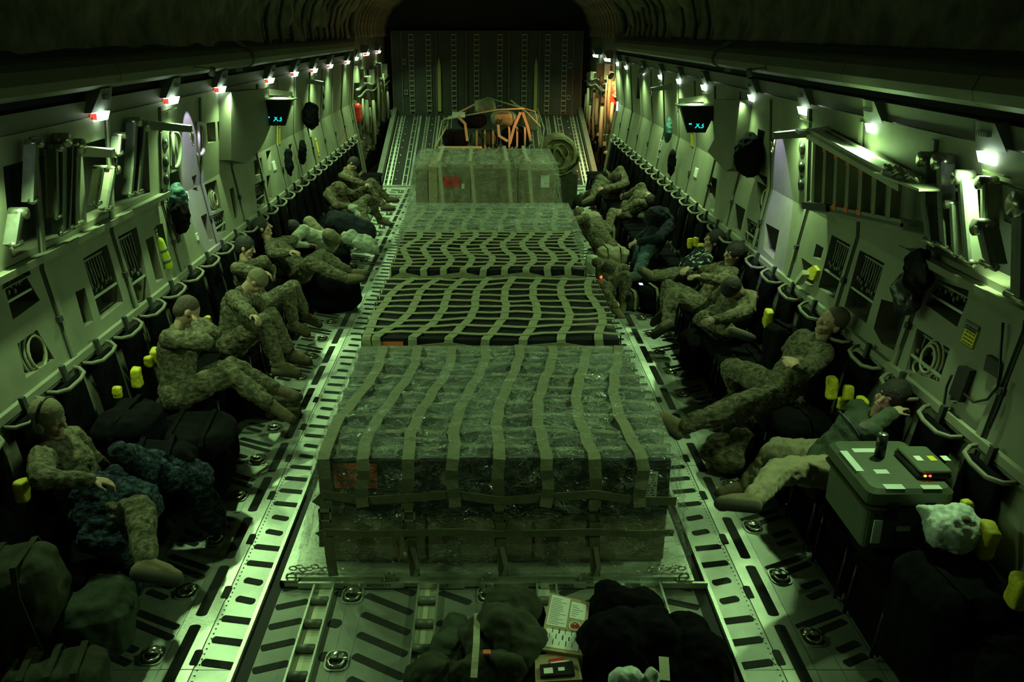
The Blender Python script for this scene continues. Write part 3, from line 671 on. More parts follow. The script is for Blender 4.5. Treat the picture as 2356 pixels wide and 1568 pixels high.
# extra light fitments on the near corners of the first pallet: hooked chain and buckle
for sg, nm in ((-1, 'left'), (1, 'right')):
    m = MB(); q = 0
    for k in range(7):
        c = Vector((sg*(1.30-.035*k), 4.80+.02*math.sin(k*2), .085))
        a0 = Vector((.024, 0, 0)) if k % 2 else Vector((0, .0, .0)); 
        m.tube([c+Vector((.026*math.cos(a), .013*math.sin(a)*(1 if k % 2 else .3), .013*math.sin(a)*(.3 if k % 2 else 1))) for a in [j*math.pi/4 for j in range(8)]], .0055, 6, True)
    props(m.build('corner_chain', M['steel']), 'short bright chain hooked at the near %s corner of the pallet' % nm, 'chain')
def topz(i, x, y, z):
    return z + .018*noise.noise(Vector((x*1.7+i*9, y*1.9, 0)))
def netted(i, xa, xb, ya, yb, zb, zt, nl, ncr, zlow, lab, curve, skew=0., film_=False):
    """cargo net: lengthwise straps running over the top and down the near face, cross straps on the top"""
    t = thing('cargo_net', ((xa+xb)/2, ya, zb), lab, 'cargo net', 'webbing cargo nets over the loads')
    mt = M['webd'] if film_ else M['web']
    fz = zt+(.055 if film_ else .012); fo = .05 if film_ else 0.
    rnd = random.Random(i*5+2)
    longs = []
    for k in range(nl):
        f = (k+.5)/nl; x0 = xa+(xb-xa)*f; pts = []; ups = []
        ny = 14
        for j in range(ny+1):
            y = yb-(yb-ya)*j/ny; x = x0 + curve(f, j/ny) + .008*math.sin(j*2.3+k)
            pts.append(Vector((min(max(x, xa+.03), xb-.03), y, topz(i, x, y, fz)))); ups.append(Vector((0, 0, 1)))
        x = pts[-1].x; front = ya-.03
        fall = [(.0, -.015, .0), (.06, -.03, -.05), (.35, -.035, 0)]
        pts.append(Vector((x, ya-.02-fo, fz-.01))); ups.append(Vector((0, -1, 1)))
        zend = zlow if (k % 2 == 0 or i != 0) else zt-.25
        for q in range(1, 6):
            z = fz-.01-(fz-zend)*q/5; pts.append(Vector((x+.012*math.sin(q+k), ya-.032-fo-(.05*q/5 if film_ else 0)-.01*(q % 2), z))); ups.append(Vector((0, -1, 0)))
        longs.append((x, k))
        s_ = MB(); s_.ribbon(pts, .078, .006, lambda a, U=ups: U[a]); s_.build('lengthwise_strap', mt, t)
        if i == 0 and k % 2 == 0:
            b = MB(); b.box((x-.04, ya-.06-fo-.03, zt-.30), (x+.04, ya-.042-fo-.03, zt-.285)); b.box((x-.04, ya-.06-fo-.03, zt-.37), (x+.04, ya-.042-fo-.03, zt-.355)); b.box((x-.042, ya-.06-fo-.03, zt-.37), (x-.03, ya-.042-fo-.03, zt-.285)); b.box((x+.03, ya-.06-fo-.03, zt-.37), (x+.042, ya-.042-fo-.03, zt-.285)); b.build('buckle', M['steel'], t)
            b = MB(); b.ribbon([(x+.01, ya-.05-fo-.03, zt-.37), (x+.02, ya-.16, .25), (x+.03, ya-.15, .07)], .065, .006, Vector((0, -1, 0))); b.build('tension_strap', mt, t)
            if k: b = MB(); b.ribbon([(x+.02, ya-.165, .30), (x+.05, ya-.17, .14), (x+.03, ya-.15, .065)], .03, .006, Vector((0, -1, 0))); b.build('hook_strap', M['web2'], t)
    for k in range(ncr):
        y = yb-(yb-ya)*(k+.4)/ncr; pts = []
        for j in range(21):
            x = xa-.02+(xb-xa+.04)*j/20; pts.append(Vector((x, y+.02*math.sin(j*.55+k*1.3)+.012*math.sin(j*1.7+k), topz(i, x, y, (zt+.018 if film_ else fz+.004)))))
        pts = [Vector((xa-.035, y, zlow+.1))]+pts+[Vector((xb+.035, y, zlow+.1))]
        s_ = MB(); s_.ribbon(pts, .05, .006, lambda a, n=len(pts): Vector((-1, 0, 0)) if a == 0 else (Vector((1, 0, 0)) if a == n-1 else Vector((0, 0, 1)))); s_.build('cross_strap', mt, t)
    # scalloped rows on the near face
    for zz, am, w_ in ((zt-.075, .035, .06), (zlow+.03, .05, .065)) if i else ((zt-.21, .03, .06), (.40, .01, .05)):
        pts = []
        pts.append(Vector((xa-.03, ya-.03-fo*1.4, zz-.05)))
        for j, (x, k) in enumerate(longs):
            pts.append(Vector((x, ya-.045-fo-(.06 if film_ and zz < .5 else .02 if film_ else 0), zz+am*(1 if j % 3 == 0 else -.6 if j % 3 == 1 else .1))))
        pts.append(Vector((xb+.03, ya-.03-fo*1.4, zz-.03)))
        s_ = MB(); s_.ribbon(pts, w_, .006, Vector((0, -1, 0))); s_.build('face_strap', mt, t)
    return t
def crate(i, xa, xb, ya, yb, za, zb, lab, sticker=True, lx=.86):
    t = thing('wrapped_crate', ((xa+xb)/2, (ya+yb)/2, za), lab, 'crate')
    m = MB(); nx, ny = 26, 20; n = nx+1
    def P(x, y, z, ax): 
        d = .012*noise.noise(Vector((x*3+i, y*3, z*5)))
        return (x+(d if ax == 0 else 0), y+(d if ax == 1 else 0), z+(d if ax == 2 else 0))
    vs = [];
    def grid(fn, a, b):
        base = []
        for j in range(b+1):
            for k in range(a+1): base.append(fn(k/a, j/b))
        m.add(base, [(j*(a+1)+k, j*(a+1)+k+1, (j+1)*(a+1)+k+1, (j+1)*(a+1)+k) for j in range(b) for k in range(a)])
    grid(lambda a, b: (xa+(xb-xa)*a, ya+(yb-ya)*b, topz(i, xa+(xb-xa)*a, ya+(yb-ya)*b, zb)), 26, 20)
    for fn in (lambda a, b: (xa+(xb-xa)*a, ya, za+(topz(i, xa+(xb-xa)*a, ya, zb)-za)*b), lambda a, b: (xb-(xb-xa)*a, yb, za+(topz(i, xb-(xb-xa)*a, yb, zb)-za)*b),
               lambda a, b: (xa, yb-(yb-ya)*a, za+(topz(i, xa, yb-(yb-ya)*a, zb)-za)*b), lambda a, b: (xb, ya+(yb-ya)*a, za+(topz(i, xb, ya+(yb-ya)*a, zb)-za)*b)): grid(fn, 26, 5)
    m.add([(xa, ya, za), (xb, ya, za), (xb, yb, za), (xa, yb, za)], [(3, 2, 1, 0)])
    m.build('crate_body', M['crate'], t)
    if i == 3: return t
    yf = ya-.006
    l = MB(); l.box((xb-.20, yf, zb-.27), (xb-.08, yf+.003, zb-.08)); l.mi = 1
    rnd = random.Random(3)
    for r in range(9):
        zr = zb-.10-r*.019; x = xb-.19
        while x < xb-.10: w_ = rnd.uniform(.008, .03); l.box((x, yf-.0015, zr-.006), (min(x+w_, xb-.09), yf+.001, zr+.002)); x += w_+rnd.uniform(.006, .02)
    l.build('shipping_label', [M['white'], M['ink']], t)['label'] = 'white printed shipping label'
    if sticker:
        s_ = MB(); s_.box((xa+.08, yf, zb-.20), (xa+.36, yf+.003, zb-.02)); so = s_.build('handling_sticker', M['orange'], t); so['label'] = 'orange handling sticker'
        text('SHOCKWATCH', .042, M['ink'], Matrix.Translation((xa+.22, yf-.002, zb-.075)) @ Matrix.Rotation(math.pi/2, 4, 'X'), so)
        text('DO NOT ROCK', .035, M['ink'], Matrix.Translation((xa+.22, yf-.002, zb-.15)) @ Matrix.Rotation(math.pi/2, 4, 'X'), so)
    return t
def carton(xa, xb, ya, yb, za, zb, lab, grp=None, mt='brown', tape=True):
    t = thing('carton', ((xa+xb)/2, (ya+yb)/2, za), lab, 'carton', grp)
    m = MB(); m.rbox((xa, ya, za), (xb, yb, zb), .012); m.build('box_body', M[mt], t)
    if tape: s_ = MB(); s_.box(((xa+xb)/2-.025, ya-.002, zb-.13), ((xa+xb)/2+.025, ya, zb)); s_.box(((xa+xb)/2-.025, ya-.002, zb), ((xa+xb)/2+.025, yb, zb+.002)); s_.build('packing_tape', M['carton'], t)
    return t
def wrap(i, xa, xb, ya, yb, zt, z0, lab, ext=.05, amp=.035, bulge=.06, mt=None, topmat=True):
    """crinkled transparent film over the top and down all four sides"""
    m = MB(); o = .022
    xs = [xa-o-bulge, xa-o-bulge*.6, xa-o, xa+.04]+[xa+.04+(xb-xa-.08)*k/28 for k in range(1, 28)]+[xb-.04, xb+o, xb+o+bulge*.6, xb+o+bulge]
    def S(p): return p
    N1 = 34; N2 = 26
    def nn(x, y, z):
        a = noise.noise(Vector((x*2.6+i*3, y*5.5, z*5.0))); b_ = noise.noise(Vector((x*7+y*3, y*13+i, z*9)))
        return .9-2.6*abs(a)+.45*(.5-2.2*abs(b_))
    def grid(fn, a, b):
        base = [fn(k/a, j/b) for j in range(b+1) for k in range(a+1)]
        m.add(base, [(j*(a+1)+k, j*(a+1)+k+1, (j+1)*(a+1)+k+1, (j+1)*(a+1)+k) for j in range(b) for k in range(a)], True)
    grid(lambda a, b: (xa-o+(xb-xa+2*o)*a, ya-o+(yb-ya+2*o)*b, zt+.02+amp*.8*max(-.3, nn(xa+(xb-xa)*a, ya+(yb-ya)*b, 0))*min(1, 8*min(a, 1-a, b, 1-b)+.2)), 110, 90)
    def side(px, py, a, b, nx, ny):
        z = zt+.03-(zt+.03-z0)*b; fl = bulge*(b**1.5)
        d = amp*.7*nn(px, py, z)*min(1, b*6)
        return (px+nx*(o+fl+max(0, d)), py+ny*(o+fl*.8+max(0, d)), z)
    m.mi = 1
    grid(lambda a, b: side(xa+(xb-xa)*a, ya, a, b, (a-.5)*2*min(1, abs(a-.5)*2)**6, -1), 100, 36)
    grid(lambda a, b: side(xa+(xb-xa)*a, yb, a, b, (a-.5)*2*min(1, abs(a-.5)*2)**6, 1), 40, 14)
    grid(lambda a, b: side(xa, ya+(yb-ya)*a, a, b, -1, (a-.5)*2*min(1, abs(a-.5)*2)**6), 48, 20)
    grid(lambda a, b: side(xb, ya+(yb-ya)*a, a, b, 1, (a-.5)*2*min(1, abs(a-.5)*2)**6), 48, 20)
    ob = m.build('stretch_film', [FILM, FILM] if i == 3 else [FILM, FILMD], origin=((xa+xb)/2, (ya+yb)/2, z0)); props(ob, lab, 'plastic wrap', 'clear stretch film over the loads'); return ob
# P1
carton(-1.06, -.42, 4.92, 6.8, .066, .43, 'brown carton low at the left of the nearest load, under clear film', 'brown cartons under the nearest load')
carton(-.40, .30, 4.91, 6.8, .066, .43, 'brown carton low in the middle of the nearest load, under clear film', 'brown cartons under the nearest load')
carton(.32, 1.20, 4.92, 6.8, .066, .43, 'brown carton low at the right of the nearest load, under clear film', 'brown cartons under the nearest load')
crate(0, -1.08, 1.19, 4.89, 6.86, .432, .845, 'black wrapped crate under film and net on the pallet nearest the camera')
netted(0, -1.08, 1.19, 4.89, 6.86, .066, .845, 8, 8, .30, 'olive webbing cargo net with buckles over the nearest film wrapped load', lambda f, s: -.13*(s-.2)+.06*math.sin(s*5+f*2), film_=True)
wrap(0, -1.10, 1.21, 4.87, 6.88, .862, .07, 'crinkled clear film over the load nearest the camera', bulge=.13, amp=.05)
# P2
carton(-1.1, 1.15, 7.24, 9.1, .066, .43, 'wide brown carton under the black crate, second pallet from the camera')
crate(1, -1.12, 1.19, 7.17, 9.15, .432, .85, 'black crate with orange sticker and plain net, second from the camera')
netted(1, -1.12, 1.19, 7.17, 9.15, .066, .85, 8, 10, .50, 'olive webbing cargo net over the second crate from the camera', lambda f, s: -.42*(1-f)*(s-.15)-.05*math.sin(s*7)+.1*(1-s))
# P3
carton(-1.1, 1.12, 9.52, 11.4, .066, .43, 'wide brown carton under the black crate, third pallet from the camera')
crate(2, -1.11, 1.12, 9.45, 11.4, .432, .87, 'black crate with one white label and plain net, third from the camera', sticker=False)
netted(2, -1.11, 1.12, 9.45, 11.4, .066, .87, 9, 11, .56, 'olive webbing cargo net over the third crate from the camera', lambda f, s: .07*math.sin(s*9+f*1.5)-.05*s+.03)
# P4
carton(-1.18, 0., 11.8, 13.6, .066, .60, 'low brown carton on the left of the fourth pallet', 'low cartons on the fourth pallet')
carton(.02, 1.28, 11.8, 13.6, .066, .60, 'low brown carton on the right of the fourth pallet', 'low cartons on the fourth pallet')
crate(3, -1.16, 1.20, 11.75, 13.65, .602, .76, 'flat black bundle under film in front of the tall cartons', sticker=False)
netted(3, -1.16, 1.20, 11.75, 13.65, .066, .76, 9, 7, .50, 'webbing cargo net half hidden by film in front of the tall cartons', lambda f, s: -.1*s+.03*math.sin(s*7))
wrap(3, -1.22, 1.30, 11.72, 13.75, .79, .07, 'crinkled clear film over the low load in front of the tall cartons', amp=.06, bulge=.05)
# P5 tall cartons
xs = [-1.2, -.98, -.82, -.28, .50, 1.12]
nms = ['narrow tall carton at the left end of the row', 'slim tall carton second from the left of the row', 'tall carton with a red label in the row', 'wide tall carton in the middle of the row', 'tall carton with a pale label at the right end']
for k in range(5):
    t = carton(xs[k]+.006, xs[k+1]-.006, 14.05, 15.9, .066, 1.33+.03*math.sin(k), nms[k]+' behind the netted crates', 'tall cartons under film', 'brown' if k != 1 else 'carton', False)
    if k == 2: m = MB(); m.box((-.77, 14.043, 1.02), (-.45, 14.048, 1.20)); m.mi = 1; m.box((-.43, 14.043, 1.0), (-.38, 14.048, 1.08)); m.build('shipping_label', [M['red'], M['white']], t)
    if k == 4: m = MB(); m.box((.88, 14.043, 1.02), (1.02, 14.048, 1.22)); m.build('shipping_label', M['white'], t)
t = thing('banding_strap_set', (0, 14.0, .07), 'four pale webbing straps down the front of the tall film wrapped cartons', 'strap')
for x in (-.78, -.26, .34, .68):
    s_ = MB(); s_.ribbon([(x-.03, 15.9, 1.46), (x-.02, 13.98, 1.46), (x, 13.93, 1.36), (x+.05, 13.86, .80), (x+.08, 13.74, .3)], .055, .006, lambda a: Vector((0, 0, 1)) if a < 1 else Vector((0, -1, .3))); s_.build('strap', M['web2'], t)
wrap(4, -1.22, 1.13, 14.03, 15.95, 1.38, .07, 'cloudy clear film hanging over the tall cartons', amp=.05, bulge=.22)
# P6 baggage pile
def bag(cx, cy, cz, sx, sy, sz, rot, mt, lab, name='duffel_bag', cat='bag', grp=None, vox=.02, disp=.05, dsc=.18, straps=0, tilt=0, smooth=6, origin=None, strapmat='web', d2=.012):
    Rm = Matrix.Translation((cx, cy, cz)) @ Matrix.Rotation(rot, 4, 'Z') @ Matrix.Rotation(tilt, 4, 'Y')
    m = MB(); m.rbox((-sx/2, -sy/2, -sz/2), (sx/2, sy/2, sz/2), min(sx, sy)*.33, Rm)
    if not straps:
        o = soft(m, name, M[mt], None, vox, disp, dsc, smooth, origin=(cx, cy, cz-sz/2), disp2=d2); props(o, lab, cat, grp); return o
    t = thing(name, (cx, cy, cz-sz/2), lab, cat, grp)
    soft(m, 'bag_body', M[mt], t, vox, disp, dsc, smooth, disp2=d2)
    for k in range(straps):
        f = (k+.5)/straps-.5; s_ = MB(); e = .012
        s_.ribbon([Rm @ Vector(p) for p in ((f*sx*.8, -sy/2-e, -sz*.4), (f*sx*.8, -sy/2-e, sz*.3), (f*sx*.8, -sy*.38, sz/2+e), (f*sx*.8, sy*.38, sz/2+e), (f*sx*.8, sy/2+e, sz*.2))], .035, .008, lambda a, R_=Rm: R_.to_3x3() @ (Vector((0, -1, .2)) if a < 2 else Vector((0, 0, 1))))
        s_.build('strap', M[strapmat], t)
    return t
G6 = 'baggage piled on the aft pallet'
rnd = random.Random(11)
pile = [(-.72, 16.7, 1.05, .62, .5, .42), (-.12, 16.62, 1.05, .60, .5, .40), (.5, 16.65, 1.05, .62, .5, .42), (-.62, 16.75, 1.50, .5, .42, .34), (-.05, 16.72, 1.48, .58, .5, .32), (.55, 16.70, 1.52, .56, .5, .38), (-.30, 16.9, 1.82, .55, .45, .26), (.30, 16.9, 1.86, .5, .45, .28), (-.05, 17.3, 2.06, .40, .34, .26), (.84, 16.9, 1.80, .28, .5, .34)]
des = ['low left', 'low middle', 'low right', 'left shoulder', 'middle', 'right front with pale straps', 'upper left', 'upper right', 'topmost square', 'right edge tan']
for k, (x, y, z, a, b, c) in enumerate(pile):
    bag(x, y, z, a, b, c, rnd.uniform(-.3, .3), ['bag', 'olive', 'khaki', 'bag', 'olive', 'bag', 'bag', 'khaki', 'khaki', 'khaki'][k], '%s bag of the orange lit baggage pile behind the tall cartons' % des[k], 'duffel_bag', 'bag', G6, .03, .06, .2, straps=(3 if k in (0, 1, 2, 4, 5) else 0), strapmat='orange2' if k in (5, 1) else 'web')
bm_ = MB(); bm_.rbox((-.95, 16.42, .066), (.97, 18.3, .85), .03); t6 = thing('baggage_bundle', (0, 17.3, .066), 'dark bundled bags filling the bottom of the aft pallet', 'baggage'); bm_.build('bundle', M['bag'], t6)
t = thing('baggage_net', (0, 16.4, .8), 'diamond mesh cargo net with thin top lines over the orange lit baggage', 'cargo net')
for k in range(9):
    x = -1.0+k*.25
    for sgn in (-1, 1):
        s_ = MB(); s_.ribbon([(x, 16.36, .85), (x+sgn*.24, 16.36, 1.12), (x+sgn*.48, 16.40, 1.38)], .03, .006, Vector((0, -1, 0)))
        if -1.02 < x+sgn*.48 < 1.02: s_.build('mesh_strap', M['web'], t)
for pts in ([(-1.0, 16.35, 1.2), (-.86, 16.5, 1.85), (0., 17.0, 2.24), (.9, 16.5, 2.02), (1.02, 16.35, 1.4)], [(-.75, 16.4, 1.9), (.2, 16.5, 2.06), (.7, 16.5, 2.08)], [(.45, 16.9, 2.2), (.75, 16.5, 2.0), (1.0, 16.4, 1.75)], [(-1.04, 16.3, .7), (-.98, 16.35, 1.4), (-.75, 16.5, 1.8)], [(1.0, 16.4, 1.2), (1.08, 16.6, 1.7), (.95, 16.8, 2.05)]):
    s_ = MB(); s_.tube(pts, .016, 6); s_.build('top_line', M['web2'], t)
for pts in ([(.42, 16.33, 1.45), (.50, 16.34, 1.75), (.62, 16.40, 2.02)], [(.82, 16.33, 1.5), (.76, 16.34, 1.75), (.66, 16.4, 2.02)], [(.2, 16.33, 1.8), (.22, 16.3, 1.6), (.38, 16.33, 1.5)], [(-.55, 16.33, 1.95), (-.42, 16.33, 1.82), (-.38, 16.34, 1.5)]):
    s_ = MB(); s_.ribbon(pts, .05, .008, Vector((0, -1, 0))); s_.build('orange_strap', M['orange2'], t)
m = MB(); m.box((-1.02, 16.28, .80), (1.02, 16.34, .84)); m.box((-.62, 16.32, 1.96), (-.38, 16.34, 2.06)); 
props(MB().box((-.66, 16.33, 1.93), (-.42, 16.35, 2.03)).build('luggage_tag', M['white']), 'white tag on the upper left of the baggage pile', 'tag')
props(MB().rbox((-.93, 16.2, 1.36), (-.1, 16.38, 1.40), .02).build('wooden_board', M['orange2']), 'orange lit board edge between the tall cartons and the baggage', 'board')
# rolled canvas bundle on the ramp
t = thing('bedding_roll', (1.55, 19.1, 0), 'big rolled olive canvas bundle standing right of the baggage pile', 'bedding roll')
p = onz(1285, 385, .0); y0 = 17.7
c = ony(1283, 352, y0)
m = MB()
pts = []
for k in range(46):
    a = k*.42; r = .06+.0155*k*.5; pts.append(Vector((c.x+r*math.cos(a), y0-.02*math.sin(k), c.z+r*math.sin(a))))
m.ribbon(pts, .8, .03, lambda i, P=pts, C=c: Vector((P[i].x-C.x, 0, P[i].z-C.z))); 
t.location = (c.x, y0, c.z-.4)
soft(m, 'canvas_roll', M['canvas'], t, .025, .03, .15, 2); mm = MB(); mm.cyl((c.x, y0-.34, c.z), (c.x, y0+.42, c.z), .37, 24); soft(mm, 'roll_core', M['canvas'], t, .03, .09, .2, 2)
props(MB().rbox((c.x-.35, y0-.35, .03), (c.x+.4, y0+.4, max(.1, c.z-.36)), .05).build('kit_box', M['olive'], origin=(c.x, y0, 0)), 'low olive box under the rolled canvas bundle', 'box')
# ================================================================ people
def lift(par, u, v, L, sgn):
    d = ray(u, v).normalized(); oc = CAMP-par; b = oc.dot(d); disc = b*b-(oc.dot(oc)-L*L)
    if disc >= 0:
        t = -b-math.sqrt(disc) if sgn == 'n' else -b+math.sqrt(disc); return CAMP+d*t
    q = CAMP+d*(-b); return par+(q-par).normalized()*L
def basis(up, fwd):
    u = Vector(up).normalized(); f = Vector(fwd); f = (f-u*f.dot(u)).normalized(); l = u.cross(f)
    return Matrix((f, l, u)).transposed()          # columns: forward, left, up
NP = 0
V = Vector
def person(label, pelvis, neck, head, face, facing, arms, legs, top=None, pants=None, hair='hairs', hat=None, near=True, hood=False, bootmat='boot', group=None, scale=1., extra=None, headphones=False, skin='skin', bun=False, curl=.9):
    S = scale; P = Vector(pelvis); top = top or CAM; pants = pants or CAM
    def pt(par, spec, L):
        if isinstance(spec, Vector): return spec
        if len(spec) == 3 and isinstance(spec[2], str): return lift(par, spec[0], spec[1], L*S, spec[2])
        return Vector(spec)
    NK = pt(P, neck, .50); HD = pt(NK, head, .19)
    def clampw(p, m_):
        lim = abs(wx(p.z, -1 if p.x < 0 else 1))-m_
        if abs(p.x) > lim: p = V((math.copysign(lim, p.x), p.y, p.z))
        return p
    NK = clampw(NK, .20); HD = clampw(HD, .17)
    up = (NK-P).normalized(); fw = Vector(facing); B = basis(up, fw); lat = B @ Vector((0, 1, 0)); fwd = B @ Vector((1, 0, 0))
    if lat.y > 0: lat = -lat                        # lat points to the side nearer the camera
    SH = {'n': NK-up*.045*S+lat*.185*S, 'f': NK-up*.045*S-lat*.185*S}
    HP = {'n': P+lat*.10*S, 'f': P-lat*.10*S}
    t = thing('person', (P.x, P.y, 0), label, 'person', group)
    vox = .011 if near else .016; vb = .008 if near else .013
    A = {}; G = {}
    for k in 'nf':
        if arms and k in arms:
            e = clampw(pt(SH[k], arms[k][0], .29), .10); w_ = clampw(pt(e, arms[k][1], .25), .10); A[k] = (e, w_)
        if legs and k in legs:
            kn = pt(HP[k], legs[k][0], .44); an = pt(kn, legs[k][1], .42)
            if an.z < .09: an.z = .09
            to = pt(an, legs[k][2], .12)
            if to.z < .045: to.z = .045
            G[k] = (kn, an, to)
    up_h = (HD-NK).normalized(); H = basis(up_h, face); hf = H @ Vector((1,0,0)); hl = H @ Vector((0,1,0)); hu = H @ Vector((0,0,1))
    def hp(x, y, z): return HD + (hf*x+hl*y+hu*z)*S
    # --- one continuous body with head, face and five-fingered hands
    b = MB()
    b.cap(P, .11*S, P+up*.2*S, .095*S); b.cap(P+up*.2*S, .095*S, NK-up*.12*S, .115*S); b.cap(SH['n'], .05*S, SH['f'], .05*S)
    b.cap(NK-up*.05*S, .052*S, HD-hu*.06*S-hf*.012*S, .048*S)
    b.ell(hp(-.008, 0, .025), (.095*S, .075*S, .093*S), H); b.ell(hp(.012, 0, -.035), (.068*S, .058*S, .075*S), H)
    b.ell(hp(.052, 0, -.09), (.028*S, .032*S, .022*S), H)                      # chin
    b.cap(hp(.082, 0, .022), .011*S, hp(.101, 0, -.022), .0155*S, 8)             # nose
    b.cap(hp(.070, -.032, .038), .014*S, hp(.070, .032, .038), .014*S, 8)       # brow
    b.cap(hp(.074, -.020, -.057), .011*S, hp(.074, .020, -.057), .011*S, 8)     # mouth
    for s_ in (-1, 1):
        b.ell(hp(.071, s_*.030, .008), (.014*S, .017*S, .012*S), H, 10, 6)      # eyelid
        b.ell(hp(.052, s_*.040, -.025), (.024*S, .022*S, .024*S), H, 10, 6)     # cheek
        b.ell(hp(-.008, s_*.078, -.008), (.020*S, .010*S, .032*S), H, 10, 6)    # ear
    for k, (e, w_) in A.items():
        b.cap(SH[k], .045*S, e, .035*S); b.cap(e, .035*S, w_, .026*S)
        d = (w_-e).normalized(); n_ = d.cross(lat); n_ = n_.normalized() if n_.length > .1 else d.orthogonal().normalized()
        if n_.z > 0: n_ = -n_
        ac = d.cross(n_).normalized(); pc = w_+d*.055*S
        Rm = Matrix((d, ac, n_)).transposed(); b.ell(pc, (.052*S, .040*S, .018*S), Rm, 10, 6); b.cap(w_, .026*S, pc, .024*S, 8)
        for q, (off, ln) in enumerate(((-.030, .068), (-.010, .078), (.011, .072), (.030, .056))):
            p0 = w_+d*.092*S+ac*off*S; a1 = curl*.55+.1*q; p1 = p0+(d*math.cos(a1)+n_*math.sin(a1)+ac*off*1.5)*ln*.5*S
            a2 = a1+curl*.8; p2 = p1+(d*math.cos(a2)+n_*math.sin(a2))*ln*.5*S
            b.cap(p0-d*.02, .0095*S, p1, .009*S, 8); b.cap(p1, .009*S, p2, .0075*S, 8)
        sg = -1; p0 = w_+d*.03*S+ac*sg*.032*S; p1 = p0+(d*.6+ac*sg*.65+n_*.35).normalized()*.04*S; p2 = p1+(d*.85+n_*.5+ac*sg*.1).normalized()*.032*S
        b.cap(p0, .012*S, p1, .0105*S, 8); b.cap(p1, .0105*S, p2, .009*S, 8)
    for k, (kn, an, to) in G.items():
        b.cap(HP[k], .075*S, kn, .048*S); b.cap(kn, .048*S, an, .034*S); b.cap(an, .034*S, to, .028*S)
    soft(b, 'body', M[skin], t, vb, 0, .1, 1)
    # --- jacket
    j = MB(); j.cap(P+up*.02, .155*S, P+up*.2*S, .145*S); j.cap(P+up*.2*S, .148*S, NK-up*.13*S, .15*S)
    j.cap(P+up*.2*S-lat*.05*S, .11*S, NK-up*.13*S-lat*.08*S, .115*S); j.cap(P+up*.2*S+lat*.05*S, .11*S, NK-up*.13*S+lat*.08*S, .115*S)
    j.cap(SH['n']-lat*.03*S, .07*S, SH['f']+lat*.03*S, .07*S)
    j.cap(NK-up*.06*S, .075*S, NK+up_h*.025*S, .06*S)
    for k, (e, w_) in A.items():
        d = (w_-e).normalized(); j.cap(SH[k], .082*S, e, .068*S); j.cap(e, .068*S, w_-d*.015, .048*S)
    for k in 'nf':
        if k not in A: j.cap(SH[k], .07*S, SH[k]-up*.24*S+fwd*.08*S, .06*S)
    if hood:
        j.ell(hp(-.02, 0, .03), (.118*S, .105*S, .125*S), H); j.cap(hp(-.05, 0, -.02), .1*S, NK-up*.04*S-fwd*.02, .09*S)
        j.cap(hp(.055, -.06, .05), .03*S, hp(.045, -.072, -.07), .03*S, 8); j.cap(hp(.055, .06, .05), .03*S, hp(.045, .072, -.07), .03*S, 8); j.cap(hp(.07, -.05, .10), .025*S, hp(.07, .05, .10), .025*S, 8)
    soft(j, 'hooded_coat' if hood else 'jacket', top, t, vox, .035*S, .10, 2, disp2=.012)
    # --- trousers
    if G:
        q = MB(); q.cap(HP['n'], .125*S, HP['f'], .125*S); q.cap(P, .135*S, P+up*.08*S, .13*S)
        for k, (kn, an, to) in G.items():
            d = (an-kn).normalized(); q.cap(HP[k], .122*S, kn, .088*S); q.cap(kn, .088*S, kn+(an-kn)*.4, .080*S); q.cap(kn+(an-kn)*.4, .080*S, an-d*.03, .066*S)
        soft(q, 'trousers', pants, t, vox, .04*S, .09, 2, disp2=.012)
        for k, (kn, an, to) in G.items():
            d = (an-kn).normalized(); f = (to-an).normalized(); f2 = (f-d*f.dot(d)*.3).normalized(); dn = d
            o = MB(); o.cap(an-d*.13*S, .064*S, an, .056*S); heel = an+dn*.055*S-f*.045*S; o.cap(an, .052*S, heel, .044*S); o.cap(heel, .044*S, to+dn*.02*S, .045*S)
            o.cap(an+f*.02, .052*S, to, .046*S); o.cap(to-f*.03+dn*.015*S, .050*S, to+f*.045*S+dn*.02*S, .044*S)
            if f.length > 0: bo = soft(o, 'boot', M[bootmat], t, .010 if near else .014, 0, .1, 2)
            s_ = MB(); s_.cap(heel+dn*.026*S-f*.01, .040*S, to+f*.05*S+dn*.042*S, .040*S); s_.build('sole', M['sole'], bo)
            if near:
                lc = MB(); sd = d.cross(f).normalized()
                for q in range(4): c_ = an+f*(.035+.028*q)*S-d*(.045-.012*q)*S; lc.tube([c_-sd*.026*S, c_-dn*.006+f*.004, c_+sd*.026*S], .0035, 5)
                lc.build('laces', M['beanie'], bo)
    # --- hair or hat
    if hat:
        h = MB(); h.ell(hp(-.014, 0, .045), (.104*S, .088*S, .098*S), H); h.tube([hp(.085*math.cos(a)-.01, .083*math.sin(a), .022+.012*math.cos(a)) for a in [i*math.pi/8 for i in range(16)]], .013*S, 6, True)
        soft(h, 'knit_cap' if hat != 'patrol' else 'cap', M['beanie'] if hat != 'patrol' else CAM, t, .011, .006, .05, 1)
        if hat == 'patrol': c = MB(); c.cap(hp(.10, -.05, .03), .01*S, hp(.10, .05, .03), .01*S); c.cap(hp(.13, -.03, .02), .008*S, hp(.13, .03, .02), .008*S); soft(c, 'cap_brim', CAM, t, .008, 0, .1, 1)
    elif not hood:
        h = MB(); th_ = .006 if hair == 'hairs' else .02
        h.ell(hp(-.022, 0, .040), ((.092+th_)*S, (.076+th_*.8)*S, (.086+th_)*S), H); h.ell(hp(-.05, 0, .0), (.068*S, .07*S, .08*S), H)
        if bun: h.ell(hp(-.13, 0, .02), (.05*S, .05*S, .05*S), H); h.cap(hp(-.02, -.07, .03), .022*S, hp(-.09, -.03, .0), .03*S); h.cap(hp(-.02, .07, .03), .022*S, hp(-.09, .03, .0), .03*S)
        soft(h, 'hair', M[hair], t, .009 if near else .013, .012 if hair != 'hairs' else 0, .04, 1)
